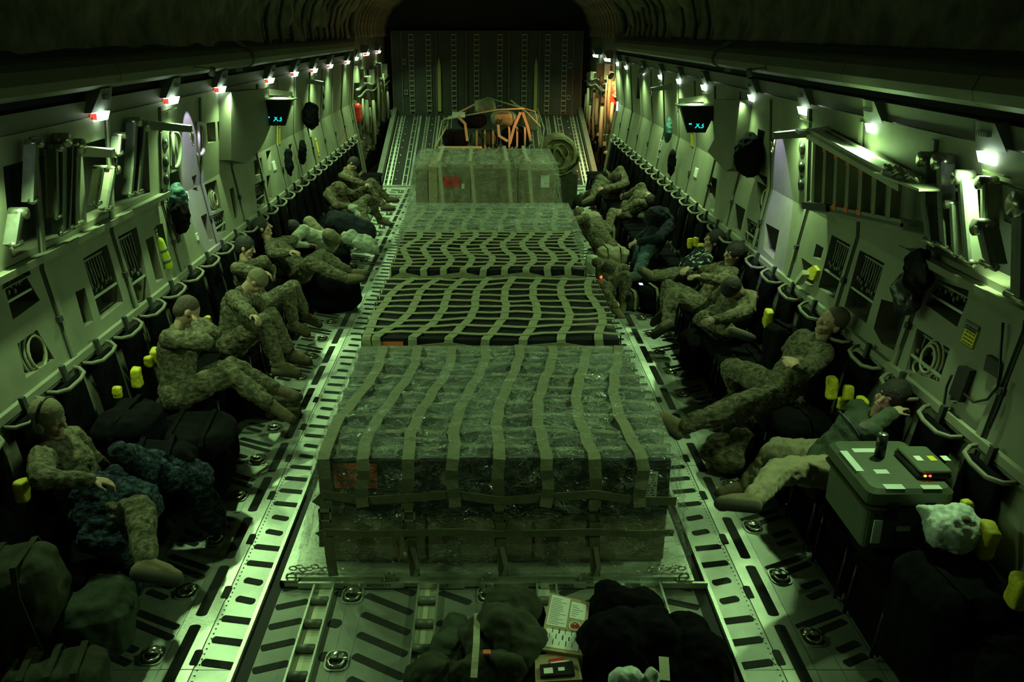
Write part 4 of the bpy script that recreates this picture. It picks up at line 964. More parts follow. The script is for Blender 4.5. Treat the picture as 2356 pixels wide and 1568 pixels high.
    if headphones:
        h = MB(); h.tube([hp(-.01, .095*math.cos(a), .02+.125*math.sin(a)) for a in [i*math.pi/12 for i in range(13)]], .008*S, 6); h.build('headphone_band', M['blackp'], t)
        for s_ in (-1, 1): c = MB(); c.ell(hp(-.008, s_*.092, -.01), (.036*S, .018*S, .042*S), H); c.build('ear_cup', M['oxid'], t)
    return t
V = Vector
R2 = lambda x, y: (300+x/2.614, 400+y/2.614)
def L(x, y, s): return (*R2(x, y), s)
# left side, near to far
person('person in camouflage jacket, knit cap and headphones, dozing nearest on the left', (-2.56, 4.80, .56), (103, 1010, 'n'), (114, 962, 'n'), (1, -.1, -.75), (1, 0, 0),
  {'n': [(98, 1100, 'n'), (238, 1106, 'n')], 'f': [(215, 1060, 'f'), (258, 1092, 'f')]}, {'n': [(322, 1170, 'n'), (335, 1300, 'n'), (398, 1318, 'n')], 'f': [(330, 1120, 'f'), (352, 1215, 'f'), (410, 1240, 'f')]}, hat='knit', headphones=True, scale=1.04)
person('sleeping bald soldier in camouflage bent forward with face in hand beside the yellow vest', (-2.60, 6.55, .58), L(262, 850, 'n'), L(345, 825, 'n'), (.75, .2, -1), (1, .1, 0),
  {'n': [L(440, 1010, 'n'), L(400, 900, 'f')], 'f': [L(500, 960, 'f'), L(430, 890, 'f')]}, {'n': [L(690, 1165, 'n'), L(860, 1400, 'f'), L(950, 1460, 'n')], 'f': [L(740, 1090, 'f'), L(870, 1290, 'f'), L(960, 1320, 'n')]}, scale=1.05)
person('soldier in camouflage and knit cap hunched over his lap, second seated figure on the left', (-2.48, 7.72, .58), L(650, 665, 'n'), L(765, 640, 'n'), (.7, .1, -1), (1, .1, 0),
  {'n': [L(660, 790, 'n'), L(740, 850, 'n')], 'f': [L(760, 760, 'f'), L(790, 830, 'f')]}, {'n': [L(800, 890, 'n'), L(890, 1150, 'f'), L(1000, 1180, 'n')], 'f': [L(880, 830, 'f'), L(960, 1080, 'f'), L(1060, 1110, 'f')]}, hat='knit', scale=1.03)
person('dark haired soldier leaning back with bent knees behind the hunched one in a knit cap', (-2.55, 8.95, .56), L(650, 470, 'n'), L(700, 410, 'n'), (.7, -.2, -.8), (1, .1, 0),
  {'n': [L(640, 570, 'n'), L(780, 590, 'n')], 'f': [L(800, 520, 'f'), L(850, 590, 'f')]}, {'n': [L(945, 700, 'n'), L(980, 900, 'f'), L(1050, 940, 'n')], 'f': [L(1030, 650, 'f'), L(1050, 850, 'f'), L(1110, 880, 'f')]}, hair='hair')
person('soldier asleep face up with legs stretched to the aisle across a black bag', (-2.38, 10.45, .56), L(820, 400, 'n'), L(790, 310, 'n'), (.5, .2, .8), (1, .2, 0),
  {'n': [L(860, 480, 'n'), L(960, 470, 'n')], 'f': [L(980, 400, 'f'), L(960, 450, 'f')]}, {'n': [L(1090, 540, 'n'), L(1310, 630, 'n'), L(1420, 620, 'n')], 'f': [L(1150, 490, 'f'), L(1330, 600, 'f'), L(1400, 590, 'f')]}, hair='hair', scale=1.06)
person('reclining person under a pale jacket with one khaki knee raised by the left wall', (-2.30, 12.1, .56), L(930, 360, 'n'), L(880, 300, 'n'), (.3, .3, .9), (1, .5, 0),
  {'n': [L(960, 420, 'n'), L(1090, 430, 'n')]}, {'n': [L(1190, 360, 'n'), L(1250, 400, 'f'), L(1290, 400, 'n')], 'f': [L(1000, 190, 'f'), L(1070, 310, 'f'), L(1110, 320, 'f')]}, top=M['pale'], pants=M['khaki'], hair='hair', near=False, bootmat='khaki')
person('soldier folded over his knees under a hood, back bulging, in the far left row', (-2.35, 14.2, .56), L(1190, 80, 'n'), L(1255, 95, 'n'), (.6, -.3, -1), (1, -.2, 0),
  {'n': [L(1240, 190, 'n'), L(1330, 190, 'n')], 'f': [L(1350, 120, 'f'), L(1380, 160, 'f')]}, {'n': [L(1390, 180, 'n'), L(1420, 300, 'n'), L(1450, 320, 'n')], 'f': [L(1430, 150, 'f'), L(1500, 270, 'f'), L(1550, 290, 'f')]}, top=CAMB, pants=CAM, hood=True, near=False)
person('farthest seated soldier on the left with feet out toward the ramp', (-2.45, 15.9, .56), L(1290, -20, 'n'), L(1340, -60, 'n'), (.8, -.2, -.3), (1, -.2, 0),
  {'n': [L(1340, 40, 'n'), L(1410, 60, 'n')]}, {'n': [L(1440, 80, 'n'), L(1520, 190, 'n'), L(1580, 200, 'n')], 'f': [L(1450, 50, 'f'), L(1560, 160, 'f'), L(1610, 150, 'f')]}, top=CAMB, pants=CAMB, hair='hair', near=False)
# right side
R4 = lambda x, y, s: (1300+x/3.136, 350+y/3.136, s)
R5 = lambda x, y, s: (1450+x/2.613, 650+y/2.613, s)
person('woman in green fleece and khaki trousers resting chin on hand behind the green case', (2.38, 5.30, .60), R5(1570, 800, 'n'), R5(1585, 690, 'n'), (-1, -.25, -.6), (-1, 0, 0),
  {'n': [R5(1420, 900, 'n'), R5(1570, 790, 'f')], 'f': [R5(1430, 800, 'f'), R5(1320, 860, 'f')]}, {'n': [R5(890, 1130, 'n'), R5(730, 1310, 'n'), R5(600, 1310, 'n')], 'f': [R5(880, 1000, 'f'), R5(690, 1240, 'f'), R5(540, 1250, 'f')]}, top=M['fleece'], pants=M['khaki'], hair='hair', bun=True, scale=1.03)
person('cropped haired soldier with head tipped back and one boot propped out into the right aisle', (2.42, 6.42, .66), R5(1190, 340, 'n'), R5(1225, 235, 'n'), (-1, -.3, .25), (-1, 0, 0),
  {'n': [R5(1060, 520, 'n'), R5(1000, 480, 'n')], 'f': [R5(960, 400, 'f'), R5(1000, 380, 'f')]}, {'n': [R5(640, 740, 'n'), R5(300, 870, 'n'), R5(190, 800, 'n')], 'f': [R5(610, 510, 'f'), R5(640, 680, 'f'), R5(570, 720, 'f')]}, scale=1.10)
person('soldier curled up asleep on the seats under a hood, boots toward the camera', (2.42, 8.35, .60), R4(1270, 1020, 'n'), R4(1200, 990, 'n'), (-.8, -.2, -.7), (-1, -.2, 0),
  {'n': [R4(1190, 1190, 'n'), R4(1080, 1210, 'n')]}, {'n': [R4(1000, 1200, 'n'), R4(1200, 1290, 'n'), R4(1290, 1320, 'n')], 'f': [R4(970, 1220, 'f'), R4(1130, 1320, 'n'), R4(1160, 1350, 'n')]}, top=CAM, pants=CAM, hair='hair')
person('long haired person in a camouflage coat with bent knees, hands in lap, right row', (2.42, 8.95, .58), R4(1200, 790, 'n'), R4(1215, 725, 'n'), (-1, -.2, -.35), (-1, 0, 0),
  {'n': [R4(1120, 930, 'n'), R4(980, 900, 'n')], 'f': [R4(1000, 860, 'f'), R4(930, 900, 'f')]}, {'n': [R4(770, 1030, 'n'), R4(740, 1230, 'n'), R4(650, 1300, 'n')], 'f': [R4(730, 960, 'f'), R4(720, 1150, 'f'), R4(660, 1200, 'f')]}, hair='hair', bun=True, top=CAMB)
person('dark haired woman in profile wrapped in a black and white patterned shawl', (2.44, 10.0, .58), R4(1130, 700, 'n'), R4(1125, 630, 'n'), (-1, -.1, .1), (-1, 0, 0),
  {'n': [R4(1000, 790, 'n'), R4(900, 830, 'n')]}, {'n': [R4(830, 880, 'n'), R4(620, 890, 'n'), R4(580, 860, 'n')]}, top=SHAWL, pants=CAM, hair='hair', bun=True)
person('person in a dark hooded sweatshirt and jeans bent forward over folded hands', (2.28, 11.7, .56), R4(740, 470, 'n'), R4(650, 470, 'n'), (-1, -.2, -.8), (-1, 0, 0),
  {'n': [R4(680, 620, 'n'), R4(520, 650, 'n')], 'f': [R4(620, 560, 'f'), R4(530, 620, 'f')]}, {'n': [R4(600, 700, 'n'), R4(520, 880, 'n'), R4(460, 900, 'n')], 'f': [R4(560, 690, 'f'), R4(500, 840, 'f'), R4(450, 850, 'f')]}, top=M['hood'], pants=M['jean'], hood=True, bootmat='jean', scale=1.08)
person('soldier in a cap slumped on the right aisle floor, knees up beside the netted crate', (1.58, 10.9, .16), R4(330, 800, 'f'), R4(320, 830, 'n'), (-.2, -1, -.6), (-.1, -1, 0),
  {'n': [R4(230, 900, 'n'), R4(300, 960, 'n')], 'f': [R4(420, 880, 'n'), R4(330, 960, 'n')]}, {'n': [R4(260, 960, 'n'), R4(360, 1170, 'n'), R4(400, 1230, 'n')], 'f': [R4(440, 900, 'n'), R4(420, 1130, 'n'), R4(410, 1190, 'n')]}, hat='patrol', scale=1.0)
person('soldier lying back in the far right row with arms folded, camouflage sleeve outward', (2.4, 14.3, .56), R4(590, 300, 'n'), R4(640, 330, 'n'), (-.4, -.6, .6), (-1, -.3, 0),
  {'n': [R4(520, 360, 'n'), R4(420, 420, 'n')], 'f': [R4(480, 300, 'f'), R4(420, 320, 'f')]}, {'n': [R4(340, 440, 'n'), R4(300, 580, 'n'), R4(270, 600, 'n')]}, top=CAM, pants=CAMB, hair='hair', near=False)
person('farthest soldier on the right bowed over with knees toward the ramp sill', (2.35, 16.1, .56), R4(430, 160, 'n'), R4(380, 190, 'n'), (-.8, -.4, -.8), (-1, -.2, 0),
  {'n': [R4(360, 250, 'n'), R4(280, 260, 'n')]}, {'n': [R4(240, 230, 'n'), R4(190, 330, 'n'), R4(150, 350, 'n')], 'f': [R4(250, 190, 'f'), R4(200, 280, 'f'), R4(170, 290, 'f')]}, top=CAMB, pants=CAM, hair='hair', near=False)
person('soldier lying on the floor beside the tall film wrapped cartons', (1.92, 13.2, .20), R4(120, 400, 'n'), R4(60, 400, 'n'), (-.2, -1, .2), (0, -.2, 1),
  {'n': [R4(150, 470, 'n'), R4(60, 490, 'n')]}, {'n': [R4(150, 560, 'n'), R4(60, 520, 'n'), R4(30, 560, 'n')]}, top=CAM, pants=CAM, hat='patrol', near=False)
# ================================================================ troop seats
def make_seat(side):
    t = thing('troop_seat', (0, 0, 0), '', 'seat')
    s = side; B = lambda q: Vector((wx(q[2], s, q[0])-wx(0, s, 0), q[1], q[2]))     # q = (distance from the wall, along, up), seat root at the wall foot
    m = MB(); m.rbox((0, -.175, 0), (.055, .18, .64), .02, lambda p: B((p.x+.045, p.y, p.z+.52))); m.build('back_cushion', M['black'], t)
    m = MB(); m.rbox((.08, -.235, .40), (.53, .235, .47), .04, lambda p: B((p.x, p.y, p.z))); m.build('seat_pan', M['black'], t)
    m = MB(); m.tube([B(q) for q in ((.02, .20, 1.20), (.07, .20, 1.19), (.125, .15, 1.175), (.14, .05, 1.165), (.13, -.10, 1.155), (.09, -.185, 1.165), (.02, -.20, 1.175))], .0145, 8); m.build('support_tube', M['paint2'], t)
    m = MB(); m.box((.03, .02, 1.15), (.06, .06, 1.27), lambda p: B((p.x, p.y, p.z))); m.build('hook', M['ink'], t)
    for y in (-.2, .2): m = MB(); m.cyl(B((.46, y, .02)), B((.48, y, .40)), .013, 8); m.build('leg', M['blackp'], t)
    m = MB(); m.box((.45, -.25, .06), (.462, .25, .41), lambda p: B((p.x, p.y, p.z))); m.build('under_seat_shade', M['black'], t)  # black sheet added below the pan to stand for the shade there
    return t
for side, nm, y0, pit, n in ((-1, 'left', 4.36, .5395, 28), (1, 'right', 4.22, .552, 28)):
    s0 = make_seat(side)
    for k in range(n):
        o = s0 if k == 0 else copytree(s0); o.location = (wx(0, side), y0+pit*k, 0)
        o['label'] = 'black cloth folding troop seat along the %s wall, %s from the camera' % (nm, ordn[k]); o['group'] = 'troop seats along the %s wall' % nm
def blob(name, lab, cat, mt, caps, vox=.016, disp=.03, dsc=.12, smooth=3, grp=None, origin=None, d2=.01, parent=None):
    m = MB()
    for c in caps:
        if len(c) == 4: m.cap(c[0], c[1], c[2], c[3])
        elif len(c) == 2: m.ell(c[0], c[1])
        else: m.rbox(c[0], c[1], c[2])
    o = soft(m, name, mt, parent, vox, disp, dsc, smooth, origin=origin, disp2=d2)
    if parent is None: props(o, lab, cat, grp)
    return o
# yellow life vest pouches clipped between seats
vests = [(270, 903, .05, 'small yellow vest pouch tip at the foot of the first left wall strip'), (314, 868, .08, 'yellow life vest pouch with dark marks on the left seats'), (341, 832, .05, 'slim yellow vest pouch right of the dark marked one'), (360, 822, .08, 'yellow life vest pouch behind the back of the sleeping bald soldier'), (629, 620, .06, 'yellow pouch between the two dark haired soldiers on the left'), (478, 738, .05, 'small yellow pouch behind the second seated soldier on the left'), (50, 1128, .07, 'yellow pouch behind the nearest left soldier with headphones'),
 (1767, 733, .09, 'yellow vest pouch behind the curled sleeper on the right'), (1783, 766, .06, 'small yellow pouch right of the curled sleeper'), (1914, 892, .085, 'yellow vest pouch behind the back of the cropped haired soldier'), (1952, 903, .06, 'small yellow pouch on the strip behind the cropped haired soldier'), (1938, 928, .05, 'smallest yellow pouch low behind the cropped haired soldier'), (1980, 942, .09, 'yellow pouch left of the woman with the tablet'), (2224, 1168, .05, 'small yellow pouch tip above the white plastic bag'), (2270, 1243, .10, 'square yellow pouch right of the white plastic bag'), (2344, 1362, .09, 'dim yellow pouch at the right picture edge'), (1588, 560, .07, 'yellow pouch left of two others near the hooded person'), (1602, 556, .06, 'middle yellow pouch near the hooded person'), (1613, 572, .07, 'right yellow pouch of three near the hooded person')]
for u, v, r, lab in vests:
    p = wall(u, v, .17 if r > .06 else .14); rr = r*.78
    m = MB(); m.rbox((p.x-.035, p.y-rr*.7, p.z-rr*1.3), (p.x+.035, p.y+rr*.9, p.z+rr*1.3), .02, Matrix.Translation(p) @ Matrix.Rotation(.25*math.sin(u), 4, 'X') @ Matrix.Translation(-p))
    o = soft(m, 'vest_pouch', M['yellow'], None, .010, .022, .07, 3, origin=(p.x, p.y, p.z-rr*1.25)); props(o, lab, 'life vest pouch')
# ================================================================ things on the walls
def wpoly(name, side, pxs, n0, n1, mt, lab=None, cat=None, parent=None, at_n=None, grp=None):
    pts = [wyz(u, v, n1) for u, v in pxs]; m = MB()
    m.prism([W(side, y, z, n0) for y, z in pts], [W(side, y, z, n1) for y, z in pts])
    o = m.build(name, mt, parent, origin=None if parent else W(side, sum(p[0] for p in pts)/len(pts), min(p[1] for p in pts), n0))
    if lab: props(o, lab, cat, grp)
    return o
def wbar(name, side, a, b, w_, n0, n1, mt, lab, cat, grp=None, parent=None):
    """straight bar on the wall between two photo points"""
    p = wyz(*a, n1); q = wyz(*b, n1); d = Vector((q[0]-p[0], q[1]-p[1])); d.normalize(); nr = Vector((-d.y, d.x))*w_/2; m = MB()
    c = [(p[0]+nr.x, p[1]+nr.y), (q[0]+nr.x, q[1]+nr.y), (q[0]-nr.x, q[1]-nr.y), (p[0]-nr.x, p[1]-nr.y)]
    m.prism([W(side, y, z, n0) for y, z in c], [W(side, y, z, n1) for y, z in c])
    o = m.build(name, mt, parent, origin=None if parent else W(side, *q, n0))
    if lab: props(o, lab, cat, grp)
    return o
for side, px_, ln, nm in ((-1, [(532, 212), (606, 204), (622, 292), (610, 322), (598, 344), (567, 376), (532, 368)], 0, 'left'), (1, [(1642, 228), (1703, 231), (1684, 386), (1669, 394), (1628, 348), (1644, 318)], 0, 'right')):
    wpoly('wall_cabinet', side, px_, .0, .14, M['duct'], 'large dull panel cabinet with a pointed foot on the %s wall behind the bulkhead joint' % nm, 'wall cabinet')
# sills below the stanchion lockers
for side, y0, y1, z, nm in ((-1, 3.6, 7.98, 2.02, 'left'), (1, 3.0, 5.78, 2.035, 'right')):
    m = MB(); m.box((0, y0, z-.02), (.10, y1, z), lambda p: W(side, p.y, p.z, p.x)); m.box((.09, y0, z-.03), (.105, y1, z+.02), lambda p: W(side, p.y, p.z, p.x))
    props(m.build('sill', M['paint'], origin=W(side, (y0+y1)/2, z, 0)), 'long metal sill under the stowed stanchions on the %s wall' % nm, 'shelf')
M['stanp'] = mat('stanchion_paint', (.20, .22, .16), .6)
def stan(side, pts, w_, mt, lab, n0=.03, n1=.10, foot=True):
    t = thing('stanchion', W(side, *wyz(*pts[-1], n1), n0), lab, 'stanchion', 'stowed litter stanchions')
    for a, b in zip(pts, pts[1:]):
        wbar('post', side, a, b, w_, n0, n1, M[mt], None, None, parent=t)
        wbar('web', side, a, b, w_*.35, n1, n1+.02, M['oxid'] if mt != 'oxid' else M['panel'], None, None, parent=t)
    q = wyz(*pts[0], n1); m = MB(); m.cyl(W(side, q[0], q[1], n0), W(side, q[0], q[1], n1+.035), w_*.55, 12); m.build('pivot', M['steel'], t)
    if foot:
        q = wyz(*pts[-1], n1); m = MB(); m.cyl(W(side, q[0]-w_*.8, q[1]+.01, n1), W(side, q[0]+w_*.8, q[1]+.01, n1), .022, 10); m.build('foot_roller', M['steel'], t)
stan(-1, [(147, 322), (147, 500), (150, 535)], .09, 'panel', 'dark upright stanchion, left of the pair in the near left locker')
stan(-1, [(180, 336), (176, 470), (178, 520)], .10, 'panel', 'dark upright stanchion with bright top knob in the left locker')
stan(-1, [(168, 330), (161, 525)], .03, 'paint', 'thin bright strip between the two dark stanchions on the left wall')
stan(-1, [(130, 340), (134, 500)], .05, 'paint', 'pale tapered strip left of the dark stanchions')
stan(-1, [(238, 388), (230, 440), (225, 470)], .05, 'paint', 'pale slanting stanchion arm, left of two under the bracket')
stan(-1, [(265, 390), (256, 440), (249, 482)], .06, 'paint', 'pale slanting stanchion arm, right of two under the bracket')
stan(-1, [(314, 280), (309, 380), (303, 448)], .07, 'panel', 'dark stanchion left of the pair beside the round locker cutout')
stan(-1, [(333, 290), (326, 380), (320, 445)], .08, 'panel', 'dark stanchion right of the pair beside the round locker cutout')
stan(-1, [(280, 312), (276, 355)], .05, 'oxid', 'short drilled strip above the slanting stanchion arms')
stan(-1, [(84, 330), (78, 465)], .05, 'oxid', 'dim stanchion at the far left of the wall locker')
stan(-1, [(50, 490), (38, 565)], .07, 'oxid', 'curved dull stanchion foot at the left picture edge')
stan(1, [(2128, 366), (2126, 470), (2140, 560)], .09, 'oxid', 'dull stanchion left of the group in the right locker')
stan(1, [(2162, 372), (2165, 480), (2172, 570)], .09, 'oxid', 'dull stanchion second from left in the right locker')
stan(1, [(2210, 408), (2217, 500), (2226, 604)], .085, 'stanp', 'tall bright stanchion with two bolt holes in the right locker')
stan(1, [(2263, 420), (2263, 540)], .07, 'paint', 'straight pale stanchion right of the tall bright one')
stan(1, [(2255, 522), (2266, 570), (2275, 612)], .09, 'stanp', 'short bright slanting stanchion with folded top in the right locker', n0=.08, n1=.16)
stan(1, [(2188, 470), (2194, 585)], .05, 'paint', 'narrow green stanchion between the dull one and the bright one')
stan(1, [(2345, 470), (2340, 690)], .13, 'oxid', 'wide dark stanchion at the right picture edge')
# brackets
def bracket(side, a, b, lab, mt='cream', n=.22):
    t = thing('wall_bracket', W(side, *wyz(*b, n), 0), lab, 'bracket'); p = wyz(*a, n); q = wyz(*b, n); m = MB()
    A = W(side, p[0], p[1], .0); B_ = W(side, q[0], q[1], n); d = (B_-A)
    m.prism([A+V((0,-.0,-.05)), A+V((0,.05,-.05)), A+V((0,.05,.03)), A+V((0,-.0,.03))], [B_+V((0,-.03,-.03)), B_+V((0,.03,-.03)), B_+V((0,.03,.03)), B_+V((0,-.03,.03))]); m.build('arm', M[mt], t)
    h = MB(); h.tube([B_+V((0, 0, -.03)), B_+V((0, 0, -.10))], .018, 8); h.tube([B_+V((.0, .02*math.cos(k), -.13+.03*math.sin(k))) for k in range(7)], .006, 5, True); h.build('hook', M['steel'], t); return t
bracket(-1, (222, 343), (262, 352), 'bright flat bracket arm in the left locker above the slanting arms'); bracket(-1, (385, 284), (440, 296), 'dark arm with a hanging hook crossing the violet patch on the left wall', 'panel')
bracket(-1, (655, 210), (672, 216), 'small pale bracket arm above the left display'); bracket(-1, (735, 185), (745, 192), 'thin dark bracket arm near the aft end of the left wall', 'panel')
bracket(1, (1845, 300), (1780, 312), 'dark arm pointing left above the violet oval on the right wall', 'panel', .25); bracket(1, (1582, 225), (1562, 232), 'small pale bracket arm left of the right display')
bracket(1, (1515, 198), (1497, 206), 'thin bracket arm near the aft end of the right wall', 'panel')
# D shaped grab handles
for u, v, r, lab, mt in ((403, 345, .17, 'dark D-shaped grab handle on the left wall beside the violet patch', 'panel'), (462, 320, .16, 'pale D-shaped grab handle on the left wall right of the violet patch', 'cream')):
    y, z = wyz(u, v, .05); m = MB(); m.tube([W(-1, y, z-r, .01)]+[W(-1, y+r*.9*math.cos(a), z+r*math.sin(a), .05) for a in [(-80+20*k)*math.pi/180 for k in range(9)]]+[W(-1, y, z+r, .01)], .02, 8); m.tube([W(-1, y, z-r, .03), W(-1, y, z+r, .03)], .016, 6)
    props(m.build('grab_loop', M[mt], origin=W(-1, y, z-r, 0)), lab, 'handle')
# instrument plates with three round openings
for side, u, v, s_, lab in ((-1, 381, 366, 1., 'plate with three dark round vents on the left wall under the lamps'), (-1, 745, 216, 1.15, 'plate with three dark round vents far along the left wall'), (1, 1845, 378, 1., 'plate with three dark round vents beside the stowed ladder')):
    y, z = wyz(u, v, .02); t = thing('vent_plate', W(side, y, z-.26*s_, 0), lab, 'vent')
    m = MB(); m.rbox((0, y-.10*s_, z-.26*s_), (.02, y+.10*s_, z+.26*s_), .008, lambda p: W(side, p.y, p.z, p.x)); m.build('plate', M['paint2'], t)
    for k in (-1, 0, 1): m = MB(); m.cyl(W(side, y, z+k*.165*s_, .018), W(side, y, z+k*.165*s_, .026), .075*s_, 18); m.mi = 1; m.cyl(W(side, y, z+k*.165*s_, .026), W(side, y, z+k*.165*s_, .032), .02, 10); m.build('round_vent', [M['dark'], M['oxid']], t)
# digital displays
for side, u, v, nm in ((-1, 634, 255, 'left'), (1, 1604, 270, 'right')):
    p = wall(u, v, .22); t = thing('status_display', W(side, p.y, p.z-.2, 0), 'dark wedge shaped display with cyan digits on the %s wall' % nm, 'display')
    c = lambda x, dz, n: W(side, p.y+x, p.z+dz, n)
    q = p; s = -side
    m = MB(); lo = [V((q.x-.12, q.y-.02, q.z-.19)), V((q.x+.12, q.y-.02, q.z-.19)), V((q.x+.10, q.y+.16, q.z-.17)), V((q.x-.10, q.y+.16, q.z-.17))]
    hi = [V((q.x-.24, q.y-.08, q.z+.14)), V((q.x+.24, q.y-.08, q.z+.14)), V((q.x+.22, q.y+.2, q.z+.16)), V((q.x-.22, q.y+.2, q.z+.16))]
    m.prism(lo, hi); m.build('housing', M['blackp'], t); m = MB(); m.box((q.x-.26, q.y-.10, q.z+.14), (q.x+.26, q.y+.22, q.z+.155)); m.build('top_cover', M['paint'], t)
    m = MB(); m.box((min(q.x, wx(q.z, side)), q.y+.05, q.z-.05), (max(q.x, wx(q.z, side)), q.y+.1, q.z+.05)); m.build('mount', M['oxid'], t)
    text('X3', .10, M['disp'], Matrix.Translation((q.x+.03, q.y-.042, q.z-.10)) @ Matrix.Rotation(math.radians(79), 4, 'X'), t, 'digits', .004)
    m = MB(); m.box((q.x-.11, q.y-.05, q.z-.085), (q.x-.075, q.y-.04, q.z-.07)); m.build('digits', M['disp'], t)
# placards
def placard(side, u, v, w_, h_, mt, lab, bars=6, frame=False):
    y, z = wyz(u, v, .015); t = thing('placard', W(side, y, z-h_/2, 0), lab, 'placard')
    m = MB(); m.box((0, y-w_/2, z-h_/2), (.012, y+w_/2, z+h_/2), lambda p: W(side, p.y, p.z, p.x)); m.build('plate', M[mt], t)
    i = MB(); rnd = random.Random(int(u)); n_ = .0135
    for k in range(bars):
        zz = z+h_*(.36-.72*k/max(1, bars-1)); x = y-w_*.4
        while x < y+w_*.36:
            e = rnd.uniform(.02, .07)*w_*3; i.box((.012, x, zz-h_*.03), (n_, min(x+e, y+w_*.4), zz+h_*.03), lambda p: W(side, p.y, p.z, p.x)); x += e+w_*.06
    if frame:
        for a in range(12): i.box((.012, y-w_/2+w_*a/12, z+h_/2-.008), (n_, y-w_/2+w_*(a+.5)/12, z+h_/2), lambda p: W(side, p.y, p.z, p.x)); i.box((.012, y-w_/2+w_*a/12, z-h_/2), (n_, y-w_/2+w_*(a+.5)/12, z-h_/2+.008), lambda p: W(side, p.y, p.z, p.x))
    i.build('printing', M['ink'], t)
placard(-1, 642, 310, .20, .28, 'placard', 'yellow placard on the left wall under the display', 5); placard(1, 1592, 315, .20, .26, 'placard', 'yellow placard on the right wall under the display', 5)
placard(-1, 712, 295, .18, .28, 'white', 'white placard with a yellow stripe on the left wall', 1); placard(-1, 731, 338, .12, .30, 'placard', 'narrow yellow strip placard far along the left wall', 2)
placard(1, 1517, 342, .14, .30, 'white', 'pale upright placard far along the right wall', 6); placard(1, 2228, 774, .13, .12, 'placard', 'yellow warning placard with hatched border on the near right wall', 5, True)
placard(1, 2232, 752, .15, .05, 'paint2', 'faint lettering plate above the yellow placard on the near right wall', 3)
for u, v, lab in ((432, 449, 'small white square tag on the left wall right of the hanging jacket'), (388, 471, 'small white square tag left of the hanging jacket'), (456, 544, 'small white square tag low on the left wall')): placard(-1, u, v, .05, .07, 'white', lab, 1)
placard(-1, 632, 381, .16, .12, 'white', 'pale triangular label on the left wall above the seat rail', 0); placard(1, 1600, 397, .16, .12, 'white', 'pale sheet stuck on the right wall above the seat rail', 0)
wpoly('vest_box', 1, [(1858, 618), (1872, 610), (1880, 622), (1870, 645), (1856, 640)], -.1, .03, M['yellow'], 'yellow bag inside the right wall bay by the pale handle', 'bag')
wbar('grab_bar', 1, (1846, 626), (1828, 650), .05, .02, .09, M['cream'], 'short pale slanting bar on the right wall below the yellow bag', 'bar')
# yellow cylinder
t = thing('gas_cylinder', wall(388, 620), 'slim yellow gas cylinder strapped upright in the left wall bay', 'gas cylinder'); A = wall(388, 616, .0); B_ = wall(366, 556, .0)
m = MB(); m.cap(A+V((.0, 0, .02)), .045, B_, .045, 12); m.build('cylinder_body', M['greenc'], t); m = MB(); m.cyl(B_+(B_-A).normalized()*.04, B_+(B_-A).normalized()*.11, .014, 8); m.ell(B_+(B_-A).normalized()*.12, (.025, .02, .018)); m.build('valve', M['steel'], t)
for f in (.3, .7): c = A.lerp(B_, f); m = MB(); d = (B_-A).normalized(); m.cyl(c-d*.012, c+d*.012, .05, 14); m.build('clamp', M['oxid'], t)
# hanging bags and bundles
def hang(side, u, v, r, mt, lab, name='hanging_bag', n=.12, el=1.5, cat='bag'):
    p = wall(u, v, n); return blob(name, lab, cat, M[mt], [(p, (r*.6, r, r*el))], .018, .09, .12, 2, d2=.03)
hang(-1, 410, 460, .14, 'teal', 'teal and dark jacket hanging on the left wall', 'hanging_jacket', .1, 1.2, 'jacket'); hang(-1, 415, 498, .12, 'bag', 'dark bag hanging below the teal jacket on the left wall')
hang(1, 1724, 357, .24, 'bag', 'round dark net bundle on the right wall left of the violet oval', el=1.0); hang(-1, 714, 266, .22, 'bag', 'round dark coil bundle far along the left wall', el=1.)
hang(1, 2108, 632, .13, 'bag', 'dark equipment bag hanging in the right wall under the sill', el=1.4); hang(1, 2088, 668, .12, 'blackp', 'black camera bag below the equipment bag on the right wall', el=1.5)
for u, v, lab in ((665, 375, 'dark hanging headset on the left wall'), (1545, 372, 'dark strap bundle on the right wall above the seats'), (1538, 300, 'teal pouch with pale tag far along the right wall'), (695, 350, 'dark cable bundle far along the left wall')):
    hang(-1 if u < CX else 1, u, v, .10, 'teal' if 'teal' in lab else 'bag', lab, el=2.)
# dark outlet plates and the cable on the near right wall
wpoly('outlet_plate', 1, [(2270, 815), (2305, 838), (2297, 872), (2262, 850)], 0, .03, M['blackp'], 'dark square outlet plate low on the near right wall', 'outlet')
wpoly('outlet_plate', 1, [(2205, 840), (2232, 852), (2205, 925), (2182, 905)], 0, .04, M['blackp'], 'dark upright socket panel with a pale lever on the near right wall', 'outlet')
for pts, lab in (([(2308, 742), (2303, 800), (2300, 850), (2296, 888), (2272, 918), (2240, 925), (2212, 900)], 'dark cable looping down the near right wall'), ([(2190, 862), (2178, 890), (2172, 930), (2166, 958)], 'short dark cable on the near right wall left of the loop'), ([(2318, 875), (2300, 930), (2276, 985)], 'straight dark cable slanting down right of the loop')):
    m = MB(); P = [W(1, *wyz(u, v, .03), .03) for u, v in pts]; Q = []
    for a, b in zip(P, P[1:]): Q += [a, a.lerp(b, .5)]
    m.tube(Q+[P[-1]], .008, 6); props(m.build('cable', M['blackp'], origin=W(1, *wyz(*pts[-1], .03), .03)), lab, 'cable')
# window frame outline and round knob at the right picture edge
wpoly('locker_door', 1, [(2306, 425), (2356, 440), (2356, 530), (2310, 508)], 0, .03, M['paint2'], 'locker door with rounded bright edge at the right picture edge', 'locker door')
